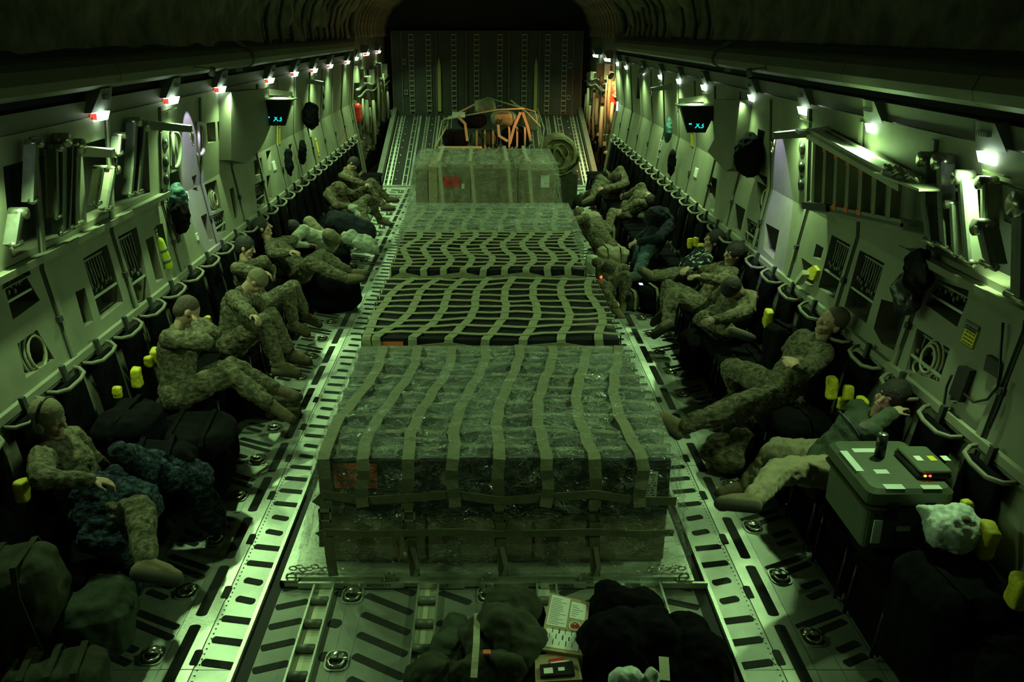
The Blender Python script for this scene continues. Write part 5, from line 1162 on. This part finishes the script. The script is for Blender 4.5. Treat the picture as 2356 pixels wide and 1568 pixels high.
# ladder stowed on its side on the right wall
t = thing('ladder', W(1, 6.95, 1.98, .1), 'aluminium ladder with orange rung caps stowed sideways on the right wall', 'ladder')
hf, hn, lf, ln_ = (wyz(u, v, .16) for u, v in ((1868, 303), (2042, 398), (1862, 470), (2075, 515)))
y0, y1 = min(hn[0], ln_[0]), max(hf[0], lf[0]); 
def zat(a, b, y): return a[1]+(b[1]-a[1])*(y-a[0])/(b[0]-a[0])
def WB(q): return W(1, q.y, q.z+(zat(hf, hn, q.y) if q.z > -.2 else zat(lf, ln_, q.y)+1), q.x)
m = MB(); m.box((.04, y0, -.02), (.20, y1, .01), WB); m.box((.18, y0, -.06), (.20, y1, .03), WB); m.box((.04, y0, -.06), (.06, y1, .03), WB); m.build('upper_rail', M['alu2'], t)
m = MB(); m.box((.04, y0, -1.02), (.17, y1, -.995), WB); m.box((.15, y0, -1.05), (.17, y1, -.97), WB); m.build('lower_rail', M['alud'], t)
for k in range(7):
    y = y1-.10-k*(y1-y0-.15)/6.6; zl = zat(lf, ln_, y); zh = zat(hf, hn, y); BX = lambda q: W(1, q.y, q.z, q.x)
    m = MB(); m.box((.10, y-.03, zl+.02), (.17, y+.03, zh-.06), BX); r = m.build('rung', M['paint'], t)
    if k in (1, 2, 3, 4): m = MB(); m.box((.095, y-.035, zh-.10), (.175, y+.035, zh-.05), BX); m.build('rung_cap', M['orange'], r); m = MB(); m.box((.095, y-.035, zl), (.175, y+.035, zl+.04), BX); m.build('rung_cap', M['orange'], r)
m = MB(); m.box((.0, y1-.02, -.02), (.27, y1+.08, .01), WB); m.build('end_plate', M['cream'], t)
wbar('wall_hook', 1, (1845, 472), (1900, 478), .06, .0, .2, M['blackp'], 'dark hook bracket holding the far foot of the ladder', 'bracket')
p = wall(2060, 395, .2); t = thing('clamp_set', (p.x, p.y, p.z-.05), 'bright metal clamps lying on a small shelf beside the ladder', 'clamp')
m = MB(); m.box((p.x-.05, p.y-.45, p.z-.05), (wx(p.z, 1), p.y+.22, p.z-.035)); m.build('tray', M['cream'], t)
for k in range(5): m = MB(); c = V((p.x+.03*(k % 2), p.y-.25+k*.09, p.z+.0)); m.tube([c+V((.03*math.cos(a), .05*math.sin(a), .02*math.sin(a*2))) for a in [i*math.pi/4 for i in range(8)]], .012, 6, True); m.cap(c, .014, c+V((.0, .05, .02)), .014); m.build('clamp', M['steel'], t)
# ================================================================ clutter on the tail side walls
rnd = random.Random(5)
def tailx(y, side): return side*(3.12+(2.97-3.12)*(y-20)/7)
for side, nm in ((-1, 'left'), (1, 'right')):
    for k in range(9):
        y = 20.5+k*.62; t = thing('equipment_rack', (tailx(y, side), y, .1), 'cluttered hardware rack with pipes, %s on the %s tail wall from the hinge' % (ordw[k+1], nm), 'equipment rack', 'hardware on the %s tail wall' % nm)
        for q in range(2):
            m = MB(); yy = y+rnd.uniform(-.2, .2); z0 = rnd.uniform(.6, 1.4); z1 = z0+rnd.uniform(.6, 1.3); r = rnd.uniform(.025, .06); x = tailx(yy, side)-side*(.06+.1*q)
            m.tube([(x, yy, z0), (x-side*.02, yy, (z0+z1)/2), (x, yy+.05, z1)], r, 8); m.build('pipe', M['paint'] if q else M['oxid'], t)
        m = MB(); z = rnd.uniform(2.2, 2.6); x = tailx(y, side); m.box((min(x, x-side*.14), y-.12, z-.25), (max(x, x-side*.14), y+.12, z+.12)); m.build('panel_box', M['paint'], t)
        for q in range(7):
            m = MB(); zz = rnd.uniform(.5, 2.1); yy = y+rnd.uniform(-.28, .28); x = tailx(yy, side)-side*.05; s_ = rnd.uniform(.03, .09)
            if q % 2: m.ell((x, yy, zz), (s_, s_, s_*.7), n=8, m_=5)
            else: m.box((x-s_, yy-s_, zz-s_), (x+s_, yy+s_*.6, zz+s_))
            m.build('fitting', [M['paint'], M['oxid'], M['steel']][q % 3], t)
    for q, r in ((.3, .03), (.15, .045)):
        m = MB(); m.tube([(tailx(y, side)-side*(.08+q*.2), y, 2.35-q+.04*math.sin(y*3)) for y in [20.3+i*.35 for i in range(17)]], r, 8); props(m.build('pipe_run', M['oxid'], origin=(tailx(23, side), 23, 2)), '%s long pipe along the %s tail wall' % ('upper' if q < .2 else 'lower', nm), 'pipe')
p = onx(1413, 222, 3.0); props(blob('fire_bottle', 'bright red bottle on the right tail wall under the lamps', 'fire extinguisher', M['red'], [(V((p.x, p.y, p.z-.14)), .10, V((p.x, p.y, p.z+.14)), .09)], .02, 0))
p = onx(824, 258, -3.0); props(blob('fire_bottle', 'dull red bottle on the left tail wall', 'fire extinguisher', M['red'], [(V((p.x, p.y, p.z-.14)), .10, V((p.x, p.y, p.z+.12)), .09)], .02, 0))
# warm work lamp aft on the right, small white lamps on both transition frames
t = thing('work_lamp', (2.75, 19.55, 2.55), 'small warm work lamp on the right transition frame', 'lamp')
MB().cap((2.75, 19.6, 2.55), .05, (2.72, 19.62, 2.50), .06).build('lamp_shade', M['panel'], t)
spot((2.55, 20.30, 2.55), (3.1, 21.1, 1.6), 330, (1., .40, .13), 110, .7, .03, t)
spot((2.60, 20.2, 2.55), (-1.2, 21.5, 4.5), 40, (1., .45, .20), 130, .8, .03, t)
t = thing('work_lamp', (2.62, 15.0, 2.75), 'small dark work lamp under the right duct lighting the baggage pile orange', 'lamp')
MB().cap((2.66, 14.96, 2.86), .04, (2.60, 15.02, 2.80), .05).build('lamp_shade', M['panel'], t)
spot((2.56, 15.06, 2.76), (.15, 16.5, 1.72), 300, (1., .40, .12), 23, .6, .02, t)
for side, nm, u, vs in ((-1, 'left', 801, (285, 300)), (1, 'right', 1423, (244, 285))):
    t = thing('courtesy_light', ony(u, vs[0], 19.84), 'pair of small white vertical lights on the %s transition frame' % nm, 'light')
    for v in vs:
        q = ony(u, v, 19.83); m = MB(); m.box((q.x-.05, 19.8, q.z-.10), (q.x-.01, 19.83, q.z+.10)); m.box((q.x+.02, 19.8, q.z-.12), (q.x+.07, 19.83, q.z+.11)); m.build('light_lens', M['screen'], t)
# ================================================================ bags, boxes and cases on seats and floor
def pz(u, v, z): return onz(u, v, z)
# nearest left: navy blanket, bags
o = blob('blanket', 'navy camouflage blanket over the lap of the nearest left soldier', 'blanket', NAVY, [((-2.50, 4.72, .68), .16, (-2.20, 4.66, .66), .15), ((-2.45, 4.52, .50), .10, (-2.25, 4.46, .46), .10), ((-2.33, 4.5, .5), .09, (-2.36, 4.46, .22), .09), ((-2.52, 4.62, .60), .10, (-2.24, 4.56, .54), .11), ((-2.2, 4.55, .50), .09, (-2.24, 4.50, .16), .08), ((-2.42, 4.55, .50), .10, (-2.5, 4.48, .14), .10), ((-2.3, 4.6, .55), .1, (-2.36, 4.52, .15), .08), ((-2.45, 5.0, .66), .10, (-2.15, 5.1, .60), .10)], .014, .06, .12, 3, d2=.02)
blob('draped_coat', 'navy and teal camouflage cloth held against the chest of the nearest left soldier', 'cloth', NAVY, [((-2.36, 4.86, .92), .07, (-2.24, 4.94, .74), .08), ((-2.34, 4.98, .86), .06, (-2.2, 5.08, .68), .08)], .012, .04, .1, 2, d2=.015)
bag(-2.30, 5.25, .60, .50, .42, .30, .2, 'bag', 'large black bag on the seats right of the nearest left soldier', 'duffel_bag', 'bag', None, .016, .08, .2, 2, strapmat='bag')
blob('blanket', 'dark blue camouflage bundle on the seat beyond the nearest left soldier', 'blanket', NAVY, [((-2.28, 5.12, .70), .10, (-2.0, 5.24, .52), .10), ((-2.05, 5.2, .48), .11, (-1.95, 5.25, .15), .10)], .016, .07, .13, 3, d2=.02)
bag(-2.62, 5.62, .66, .40, .62, .42, .0, 'bag', 'tall black duffel on the left seats behind the open bag', 'duffel_bag', 'bag', None, .018, .08, .25, 1, strapmat='bag')
bag(-2.25, 5.85, .56, .62, .62, .16, .1, 'bag', 'flat black case on the seats between the duffel and the sleeping bald soldier', 'case', 'case', None, .016, .03, .2, 2, strapmat='bag')
bag(-2.30, 6.05, .22, .52, .9, .36, .1, 'bag', 'black bag on the floor under the left seats', 'duffel_bag', 'bag', None, .02, .06, .2, 0)
bag(-2.28, 4.10, .22, .42, .46, .38, .3, 'fleece', 'dark green plastic shopping bag on the floor at bottom left', 'shopping_bag', 'bag', None, .016, .09, .2, 0)
p = onz(206, 1283, .42); blob('plastic_bag', 'crumpled pale green plastic bag on top of the dark green bag', 'bag', M['bagw'], [((p.x, p.y, p.z), (.10, .07, .05))], .012, .05, .08, 2)
p = onz(268, 1278, .43); blob('bottle_cap', 'tiny blue bottle top poking from the dark green bag', 'bottle', M['teal'], [((p.x, p.y, p.z-.02), .018, (p.x, p.y, p.z+.02), .018)], .008, 0)
bag(-2.62, 4.02, .40, .46, .40, .62, .1, 'olive', 'worn dark rucksack leaning on the seats at the bottom left corner', 'rucksack', 'bag', None, .018, .08, .2, 2, tilt=-.15, strapmat='olive')
bag(-2.32, 3.66, .16, .50, .34, .26, .2, 'olive', 'flat olive pouch pack on the floor at the bottom left corner', 'rucksack', 'bag', None, .018, .06, .15, 3, strapmat='olive')
p = onz(650, 930, .12)
t = thing('pouch_pack', (p.x-.02, p.y, 0), 'camouflage pouch pack standing by the boot of the sleeping bald soldier', 'bag')
mm = MB()
for k in range(3): mm.rbox((p.x-.16+k*.11, p.y-.08, .0), (p.x-.06+k*.11, p.y+.08, .22), .02)
soft(mm, 'pouch_row', CAMB, t, .011, .01, .1, 1); mm = MB(); mm.box((p.x-.17, p.y-.09, .10), (p.x+.17, p.y-.082, .125)); mm.build('strap', M['web'], t)
bag(-2.3, 7.35, .24, .40, .40, .40, .0, 'bag', 'black bag under the seat of the hunched soldier on the left', 'duffel_bag', 'bag', None, .02, .05, .2, 0)
p = onz(768, 672, .22); bag(p.x, p.y, .24, .72, .62, .44, .3, 'bag', 'big round black bag on the left aisle floor under the stretched legs', 'duffel_bag', 'bag', None, .018, .08, .3, 0, smooth=10)
p = onz(790, 590, .2); bag(p.x-.15, p.y, .2, .5, .6, .34, .2, 'bag', 'black bag on the floor under the khaki knees on the left', 'duffel_bag', 'bag', None, .02, .07, .25, 0)
blob('blanket', 'black blanket draped over the far left seats behind the raised khaki knee', 'blanket', M['hood'], [((-2.3, 12.9, .66), .20, (-1.95, 13.0, .5), .22), ((-2.4, 13.3, .62), .18, (-2.0, 13.3, .45), .18)], .022, .08, .2, 3)
blob('pillow', 'pale green folded jacket lying over the knees of the reclining person on the left', 'jacket', M['pale'], [((-1.96, 11.75, .72), .11, (-1.66, 11.75, .62), .10), ((-1.8, 11.6, .66), .09, (-1.6, 11.65, .56), .07)], .014, .07, .12, 2, d2=.02)
blob('gloves', 'pale cloth bundle in front of the hooded soldier in the far left row', 'cloth', M['pale'], [((-2.2, 13.8, .72), .08, (-2.0, 13.9, .66), .07), ((-2.12, 13.75, .64), .07, (-1.95, 13.7, .6), .06)], .016, .08, .1, 2)
# right side
blob('rucksack', 'dark camouflage bag on the floor behind the propped leg on the right', 'bag', CAMB, [((2.00, 6.35, .14), (.20, .24, .15)), ((2.22, 6.6, .2), (.2, .24, .2)), ((2.1, 6.3, .28), (.12, .1, .12))], .016, .10, .15, 3)
bag(2.44, 5.95, .60, .44, .40, .20, .1, 'bag', 'black bag on the seat between the cropped haired soldier and the woman with the tablet', 'duffel_bag', 'bag', None, .016, .05, .2, 1, strapmat='bag')
bag(2.42, 7.45, .53, .5, .6, .08, .0, 'bag', 'flat black case on the seats behind the cropped haired soldier', 'case', 'case', None, .016, .02, .2, 2, strapmat='bag')
bag(2.6, 7.05, .80, .24, .3, .45, .2, 'bag', 'upright black equipment bag beyond the cropped haired soldier', 'duffel_bag', 'bag', None, .018, .08, .15, 1, strapmat='bag')
bag(2.28, 8.5, .24, .40, .5, .42, 0, 'bag', 'black bag under the seat of the curled sleeper', 'duffel_bag', 'bag', None, .02, .06, .2, 0)
bag(2.2, 11.35, .26, .45, .5, .44, 0, 'bag', 'black bag under the legs of the person in jeans', 'duffel_bag', 'bag', None, .02, .05, .2, 0)
p = onz(1500, 690, .15); bag(p.x, p.y, .17, .34, .34, .32, .2, 'bag', 'round black bag on the right aisle floor beside the long haired person', 'duffel_bag', 'bag', None, .018, .06, .2, 1)
p = onz(1452, 690, .12); bag(p.x, p.y, .13, .22, .28, .24, .2, 'olive', 'olive bag on the right aisle floor beside the slumped soldier', 'rucksack', 'bag', None, .016, .05, .15, 1)
p = onz(1386, 545, .2); bag(p.x, p.y, .22, .42, .38, .42, .3, 'olive', 'khaki rucksack with a top loop on the floor right of the film wrapped loads', 'rucksack', 'bag', None, .02, .06, .15, 3, strapmat='web2')
p = onz(1410, 590, .15); bag(p.x, p.y, .16, .5, .4, .28, .1, 'khaki', 'camouflage bundle on the floor below the khaki rucksack', 'rucksack', 'bag', None, .02, .08, .15, 2)
p = onz(1362, 620, .1); blob('stuff_sack', 'pale yellow-green sack behind the cap of the slumped soldier', 'bag', M['pale'], [((p.x, p.y, .18), (.12, .16, .16))], .016, .05, .12, 2)
p = onz(1446, 640, .1); blob('water_bottle', 'clear pale plastic bottle by the foot of the person in jeans', 'bottle', M['bagw'], [((p.x, p.y, .05), .05, (p.x, p.y, .20), .045), ((p.x, p.y, .22), .03, (p.x, p.y, .28), .02)], .010, .01)
p = ony(1476, 646, 10.3)
t = thing('phone', (p.x, p.y, p.z), 'small lit phone held near the shawl wrapped woman', 'phone'); m = MB(); m.rbox((p.x-.03, p.y-.05, p.z-.05), (p.x+.02, p.y+.05, p.z-.04), .01); m.build('phone_body', M['blackp'], t); m = MB(); m.box((p.x-.028, p.y-.046, p.z-.04), (p.x+.018, p.y+.046, p.z-.038)); m.build('screen', M['screen'], t)
p = ony(1383, 637, 10.55); props(MB().ell(p, (.018, .018, .018)).build('red_light', M['ledr']), 'tiny red light by the head of the slumped soldier', 'light')
for k, (u, v, z, a, b, c, mt, lab) in enumerate([(1452, 415, .62, .5, .5, .3, 'khaki', 'camouflage pack on the far right seats, left of the bowed soldier'), (1350, 505, .25, .5, .4, .3, 'khaki', 'pale folded clothing bundle beside the tall film wrapped cartons'), (1420, 470, .3, .5, .5, .3, 'olive', 'dark bundle on the floor before the far right soldiers'), (1490, 520, .3, .4, .5, .4, 'olive', 'dark pack at the knees behind the hooded person'), (1348, 460, .2, .4, .4, .25, 'olive', 'dark bundle beside the far film wrapped corner')]):
    p = onz(u, v, z); bag(p.x, p.y, max(z, c/2+.01), a, b, c, .3*k, mt, lab, 'rucksack', 'bag', None, .024, .10, .16, 0)
p = ony(1716, 684, 8.22); blob('draped_coat', 'olive coat draped over the shoulders of the curled sleeper', 'coat', M['canvas'], [((p.x-.12, p.y, p.z-.02), .12, (p.x+.06, p.y+.05, p.z-.06), .13), ((p.x-.02, p.y-.02, p.z-.12), .14, (p.x+.08, p.y+.1, p.z-.25), .12)], .016, .05, .14, 3)
# tablet of the woman
p = V((2.30, 4.93, .93)); t = thing('tablet', (p.x, p.y, p.z-.1), 'thin dark tablet with faint glow propped before the woman in green fleece', 'tablet')
Rt = Matrix.Translation(ony(1958, 982, 4.95)) @ Matrix.Rotation(math.radians(52), 4, 'Y'); m = MB(); m.rbox((-.10, -.10, -.006), (.10, .10, .006), .01, Rt); m.build('tablet_body', M['blackp'], t); m = MB(); m.box((-.09, -.09, .0062), (.09, .09, .008), Rt); m.build('screen', M['tabs'], t)
l = bpy.data.lights.new('screen_light', 'AREA'); l.energy = .12; l.color = (1., .82, .72); l.size = .15; lo_ = bpy.data.objects.new('screen_light', l); COL.objects.link(lo_); lo_.parent = t
lw = ony(1958, 975, 4.93)+V((.03, -.0, .02)); lo_.location = lw-wloc(t); lo_.rotation_euler = (V((.45, .1, .3))).to_track_quat('-Z', 'Y').to_euler()
# green transit case with can and rugged laptop
A = onz(2000, 1190, .62)
cx0, cx1, cy0, cy1, zb, zt = 2.08, 2.68, 4.02, 4.50, .62, 1.03
q0 = onz(2002, 1128, zt); q1 = onz(2180, 1112, zt); q2 = onz(1943, 1010, zt)
cx0, cx1, cy0 = q0.x, q1.x+.02, q0.y; cy1 = q2.y
t = thing('transit_case', ((cx0+cx1)/2, (cy0+cy1)/2, zb), 'dark green hard transit case with pale tape labels standing on the right seats', 'case')
m = MB(); m.rbox((cx0+.02, cy0+.02, zb), (cx1-.02, cy1-.02, zt-.12), .04); m.build('case_body', M['case'], t)
m = MB(); m.rbox((cx0, cy0, zt-.12), (cx1, cy1, zt), .05); m.build('lid', M['case'], t)
m = MB(); m.rbox((cx0-.008, cy0-.008, zt-.135), (cx1+.008, cy1+.008, zt-.115), .05); m.build('lid_rim', M['olive'], t)
for x in (.3, .72): m = MB(); xx = cx0+(cx1-cx0)*x; m.box((xx-.03, cy0-.012, zt-.19), (xx+.03, cy0+.01, zt-.08)); m.build('latch', M['blackp'], t)
def lab_(x0, x1, y0, y1, z, vert=None):
    m = MB()
    if vert: m.box((x0, cy0+.006 if vert < 2 else y0, z), (x1, cy0+.016 if vert < 2 else y0, y1))
    else: m.box((x0, y0, z), (x1, y1, z+.002))
    m.build('tape_label', M['bagw'], t)
w_ = cx1-cx0; d_ = cy1-cy0
lab_(cx0+w_*.20, cx0+w_*.42, cy0+.015, cy0+.07, zt); lab_(cx0+w_*.62, cx0+w_*.84, cy0+.015, cy0+.06, zt); lab_(cx0+.015, cx0+.06, cy0+d_*.35, cy0+d_*.75, zt); lab_(cx0+w_*.2, cx0+w_*.55, cy0+d_*.72, cy0+d_*.80, zt); lab_(cx0+w_*.24, cx0+w_*.40, cy0+d_*.30, cy0+d_*.38, zt)
lab_(cx0+.06, cx0+.11, 0, zt-.2, zb+.06, 1); lab_(cx1-.12, cx1-.07, 0, zt-.2, zb+.06, 1); lab_(cx0+w_*.4, cx0+w_*.55, 0, zt-.24, zt-.27, 1)
c = onz(2023, 1050, zt); t = thing('drink_can', (c.x, c.y, zt), 'tall dark drink can with bright rim standing on the green case', 'can')
m = MB(); m.tube([(c.x, c.y, zt), (c.x, c.y, zt+.15)], .031, 18); m.build('can_body', M['blackp'], t); m = MB(); m.tube([(c.x, c.y, zt+.15), (c.x, c.y, zt+.156)], [.030, .026], 18); m.build('can_top', M['steel'], t)
c0 = onz(2045, 1030, zt+.04); c1 = onz(2178, 1075, zt+.04); t = thing('rugged_laptop', (2.5, 4.2, zt), 'closed rugged laptop with small labels and two lit indicators on the green case', 'laptop')
lx0, lx1, ly0, ly1 = c0.x+.03, min(c1.x, c0.x+.40), onz(2095, 1090, zt+.04).y, c0.y
t.location = ((lx0+lx1)/2, (ly0+ly1)/2, zt)
m = MB(); m.rbox((lx0, ly0, zt+.001), (lx1, ly1, zt+.035), .02); m.build('laptop_base', M['blackp'], t); m = MB(); m.rbox((lx0+.01, ly0+.005, zt+.036), (lx1, ly1, zt+.055), .02); m.build('laptop_lid', M['case'], t)
for k in range(3): m = MB(); m.box((lx0+.05+k*.08, (ly0+ly1)/2-.03, zt+.055), (lx0+.09+k*.08, (ly0+ly1)/2+.03, zt+.057)); m.build('sticker', M['white'] if k != 1 else M['placard'], t)
for k, mt in ((0, 'ledo'), (1, 'ledr')): m = MB(); m.ell((lx0+.035+k*.028, ly0-.004, zt+.03), (.009, .006, .007), n=8, m_=6); m.build('indicator', M[mt], t)
# white plastic bag, dark bags bottom right
p = onz(2192, 1215, .90); t = thing('plastic_bag', (p.x, p.y, p.z-.16), 'stuffed white plastic bag with a brown patch on dark bags, right side', 'bag')
mm = MB(); mm.ell((p.x, p.y, p.z), (.15, .15, .13)); mm.cap((p.x-.09, p.y+.06, p.z+.04), .05, (p.x-.13, p.y+.12, p.z+.05), .03); mm.cap((p.x+.06, p.y+.02, p.z+.07), .05, (p.x+.11, p.y+.06, p.z+.06), .03); soft(mm, 'bag_body', M['bagw'], t, .011, .05, .1, 2, disp2=.015)
m = MB(); m.ell((p.x+.01, p.y-.07, p.z+.095), (.035, .03, .03)); soft(m, 'bag_opening', M['brown'], t, .01, .01, .05, 1)
bag(2.52, 3.80, .40, .56, .62, .72, .1, 'bag', 'black bag under the white plastic bag on the right seats', 'duffel_bag', 'bag', None, .018, .07, .25, 2, strapmat='bag')
bag(2.48, 4.38, .54, .50, .5, .14, .1, 'bag', 'flat black pad under the green transit case', 'case', 'case', None, .018, .02, .25, 0)
bag(2.60, 4.55, .22, .40, .6, .40, .2, 'bag', 'black bag on the floor in front of the green transit case', 'duffel_bag', 'bag', None, .018, .07, .25, 2, strapmat='bag')
bag(2.62, 3.45, .30, .5, .5, .55, 0, 'bag', 'large black duffel at the bottom right corner', 'duffel_bag', 'bag', None, .018, .08, .25, 2, strapmat='bag')
bag(2.58, 3.25, .55, .40, .40, .30, .4, 'bag', 'low black pack with faint piping near the bottom right corner', 'rucksack', 'bag', None, .018, .07, .2, 2, strapmat='bag')
bag(2.58, 5.15, .22, .36, .5, .38, .2, 'bag', 'black bag on the floor under the khaki legs', 'duffel_bag', 'bag', None, .018, .06, .2, 1, strapmat='bag')
bag(2.62, 2.95, .2, .5, .4, .36, .1, 'bag', 'black pack at the very bottom of the picture on the right', 'rucksack', 'bag', None, .02, .07, .2, 1, strapmat='bag')
# near floor: cartons, duffel and packs in front of the pallet
def obox(quad, z, h, lab):
    c = [onz(u, v, z) for u, v in quad]; t = thing('carton', ((c[0].x+c[2].x)/2, (c[0].y+c[2].y)/2, z-h), lab, 'carton')
    m = MB(); m.prism([V((p.x, p.y, z-h)) for p in c], [V((p.x, p.y, z)) for p in c]); m.build('box_body', M['carton'], t); return t, c
def patch(t, c, z, u0, v0, u1, v1, mt, name='shipping_label', h=.002):
    def P(u, v): return c[3]*((1-u)*(1-v))+c[2]*(u*(1-v))+c[1]*(u*v)+c[0]*((1-u)*v)
    q = [P(u0, v0), P(u1, v0), P(u1, v1), P(u0, v1)]; m = MB(); m.prism([V((p.x, p.y, z)) for p in q], [V((p.x, p.y, z+h)) for p in q]); return m.build(name, mt, t)
z = .34; t, c = obox([(1267, 1363), (1357, 1385), (1341, 1507), (1240, 1492)], z, .30, 'brown shipping carton with white labels and a round red mark')
bag((c[0].x+c[2].x)/2-.0, (c[0].y+c[2].y)/2, .02, .3, .4, .03, 0, 'olive', 'thin folded cloth under the shipping carton', 'cloth', 'cloth', None, .012, .0, .1, 0)
patch(t, c, z, .05, .42, .52, .97, M['white']); patch(t, c, z, .56, .62, .93, .93, M['white']); l2 = patch(t, c, z, .08, .05, .88, .36, M['white'])
rnd = random.Random(8)
for k in range(16): patch(t, c, z+.002, .08, .45+.031*k, .08+rnd.uniform(.2, .4), .457+.031*k, M['ink'], 'printing', .0004)
for k in range(6): patch(t, c, z+.002, .60, .66+.04*k, .60+rnd.uniform(.1, .28), .668+.04*k, M['ink'], 'printing', .0004)
for k in range(14): a = .12+.05*k; patch(t, c, z+.002, a, .10+.1*(k % 3), a+rnd.uniform(.01, .035), .16+.1*(k % 3)+.04*rnd.random(), M['ink'], 'printing', .0004)
e0 = c[3]*(.27*.52)+c[2]*(.73*.52)+c[1]*(.73*.48)+c[0]*(.27*.48); m = MB(); m.tube([(e0.x+.032*math.cos(a), e0.y+.038*math.sin(a), z+.002) for a in [i*math.pi/10 for i in range(20)]], .004, 5, True); lg = m.build('round_mark', M['white'], t)
text('88', .045, M['red'], Matrix.Translation((e0.x, e0.y, z+.003)), t)
z = .32; t, c = obox([(1230, 1508), (1325, 1492), (1340, 1562), (1233, 1568)], z, .28, 'smaller brown carton with a taped dark device in front of the shipping carton')
patch(t, c, z, .10, .10, .85, .52, M['blackp'], 'device', .02); patch(t, c, z+.02, .18, .16, .38, .36, M['white']); patch(t, c, z+.02, .50, .22, .64, .34, M['white']); patch(t, c, z, .32, .62, .68, .78, M['red']); patch(t, c, z+.001, .36, .50, .78, .66, M['white'])
def heap(parts, mt, lab, name='duffel_bag', cat='bag', vox=.014, disp=.08, straps=()):
    mm = MB()
    for (u, v, z, r) in parts: p = onz(u, v, z); mm.ell(p, r if isinstance(r, tuple) else (r, r, min(r, z)))
    xs = [onz(u, v, z) for (u, v, z, r) in parts]; ctr = sum(xs, V())/len(xs); t = thing(name, (ctr.x, ctr.y, 0), lab, cat)
    soft(mm, 'bag_body', M[mt], t, vox, disp, .16, 4, disp2=.02)
    for pts, w2, m2 in straps: m = MB(); P = [onz(*q) for q in pts]; m.ribbon(P, w2, .006, V((0, 0, 1))); m.build('strap', M[m2], t)
    return t
heap([(1180, 1420, .22, (.20, .17, .2)), (1160, 1480, .24, (.22, .2, .22)), (1210, 1520, .2, (.16, .2, .2)), (1120, 1500, .2, (.2, .2, .2))], 'olive', 'dark olive duffel bag heaped left of the shipping carton', straps=[([(1098, 1412, .36), (1096, 1480, .42), (1090, 1560, .40)], .035, 'web2')])
heap([(1050, 1460, .2, (.10, .16, .12)), (1040, 1520, .18, (.14, .16, .16))], 'fleece', 'green folded jacket at the left end of the olive duffel', 'folded_jacket', 'jacket')
heap([(1010, 1560, .16, (.2, .14, .15)), (1130, 1560, .2, (.25, .12, .18)), (1220, 1572, .16, (.2, .1, .15))], 'olive', 'olive sleeping bag along the bottom picture edge', 'sleeping_bag', 'bag')
p = onz(1120, 1503, .46); props(MB().rbox((p.x-.02, p.y-.015, p.z), (p.x+.02, p.y+.02, p.z+.012), .005).build('orange_tag', M['orange']), 'small orange-red tag on the olive duffel', 'tag')
heap([(1410, 1420, .24, (.17, .16, .22)), (1470, 1430, .24, (.17, .16, .22)), (1420, 1500, .28, (.22, .2, .26)), (1500, 1490, .26, (.18, .2, .24))], 'bag', 'big black backpack right of the shipping carton', 'rucksack', straps=[([(1425, 1400, .40), (1432, 1376, .36), (1450, 1384, .34)], .04, 'black')])
heap([(1575, 1470, .2, (.16, .16, .18)), (1600, 1530, .22, (.2, .2, .2)), (1550, 1540, .2, (.15, .2, .18))], 'bag', 'second black backpack at the right end of the near bag row', 'rucksack', straps=[([(1527, 1512, .44), (1530, 1566, .44)], .05, 'web2'), ([(1568, 1412, .30), (1590, 1424, .28)], .03, 'black')])
m = MB(); P = [onz(u, v, zz) for u, v, zz in ((1440, 1400, .10), (1450, 1384, .13), (1475, 1374, .14), (1505, 1376, .12), (1480, 1384, .12), (1500, 1400, .14), (1525, 1412, .16), (1540, 1432, .2))]; m.ribbon(P, .035, .008, V((0, -.2, 1))); props(m.build('loose_strap', M['web2'], origin=(P[2].x, P[2].y, 0)), 'pale loose webbing strap curling above the black backpacks', 'strap')
heap([(1440, 1560, .34, (.09, .06, .06)), (1500, 1556, .34, (.04, .06, .05))], 'bagw', 'pale helmet strap ring at the bottom edge on the black backpacks', 'harness', 'harness', .010, .05)
# film scraps and dangling tag at the pallet edge
m = MB(); P = ony(918, 1250, 4.69); m.add([P+V((-.04, 0, .09)), P+V((.02, -.01, .10)), P+V((.035, -.012, 0)), P+V((-.0, -.03, -.13)), P+V((-.04, -.012, -.02)), P+V((0, .01, -.02))], [(0, 1, 5), (1, 2, 5), (2, 3, 5), (3, 4, 5), (4, 0, 5)]); props(m.build('dangling_tag', M['brown']), 'brown paper tag dangling over the near pallet edge', 'tag')
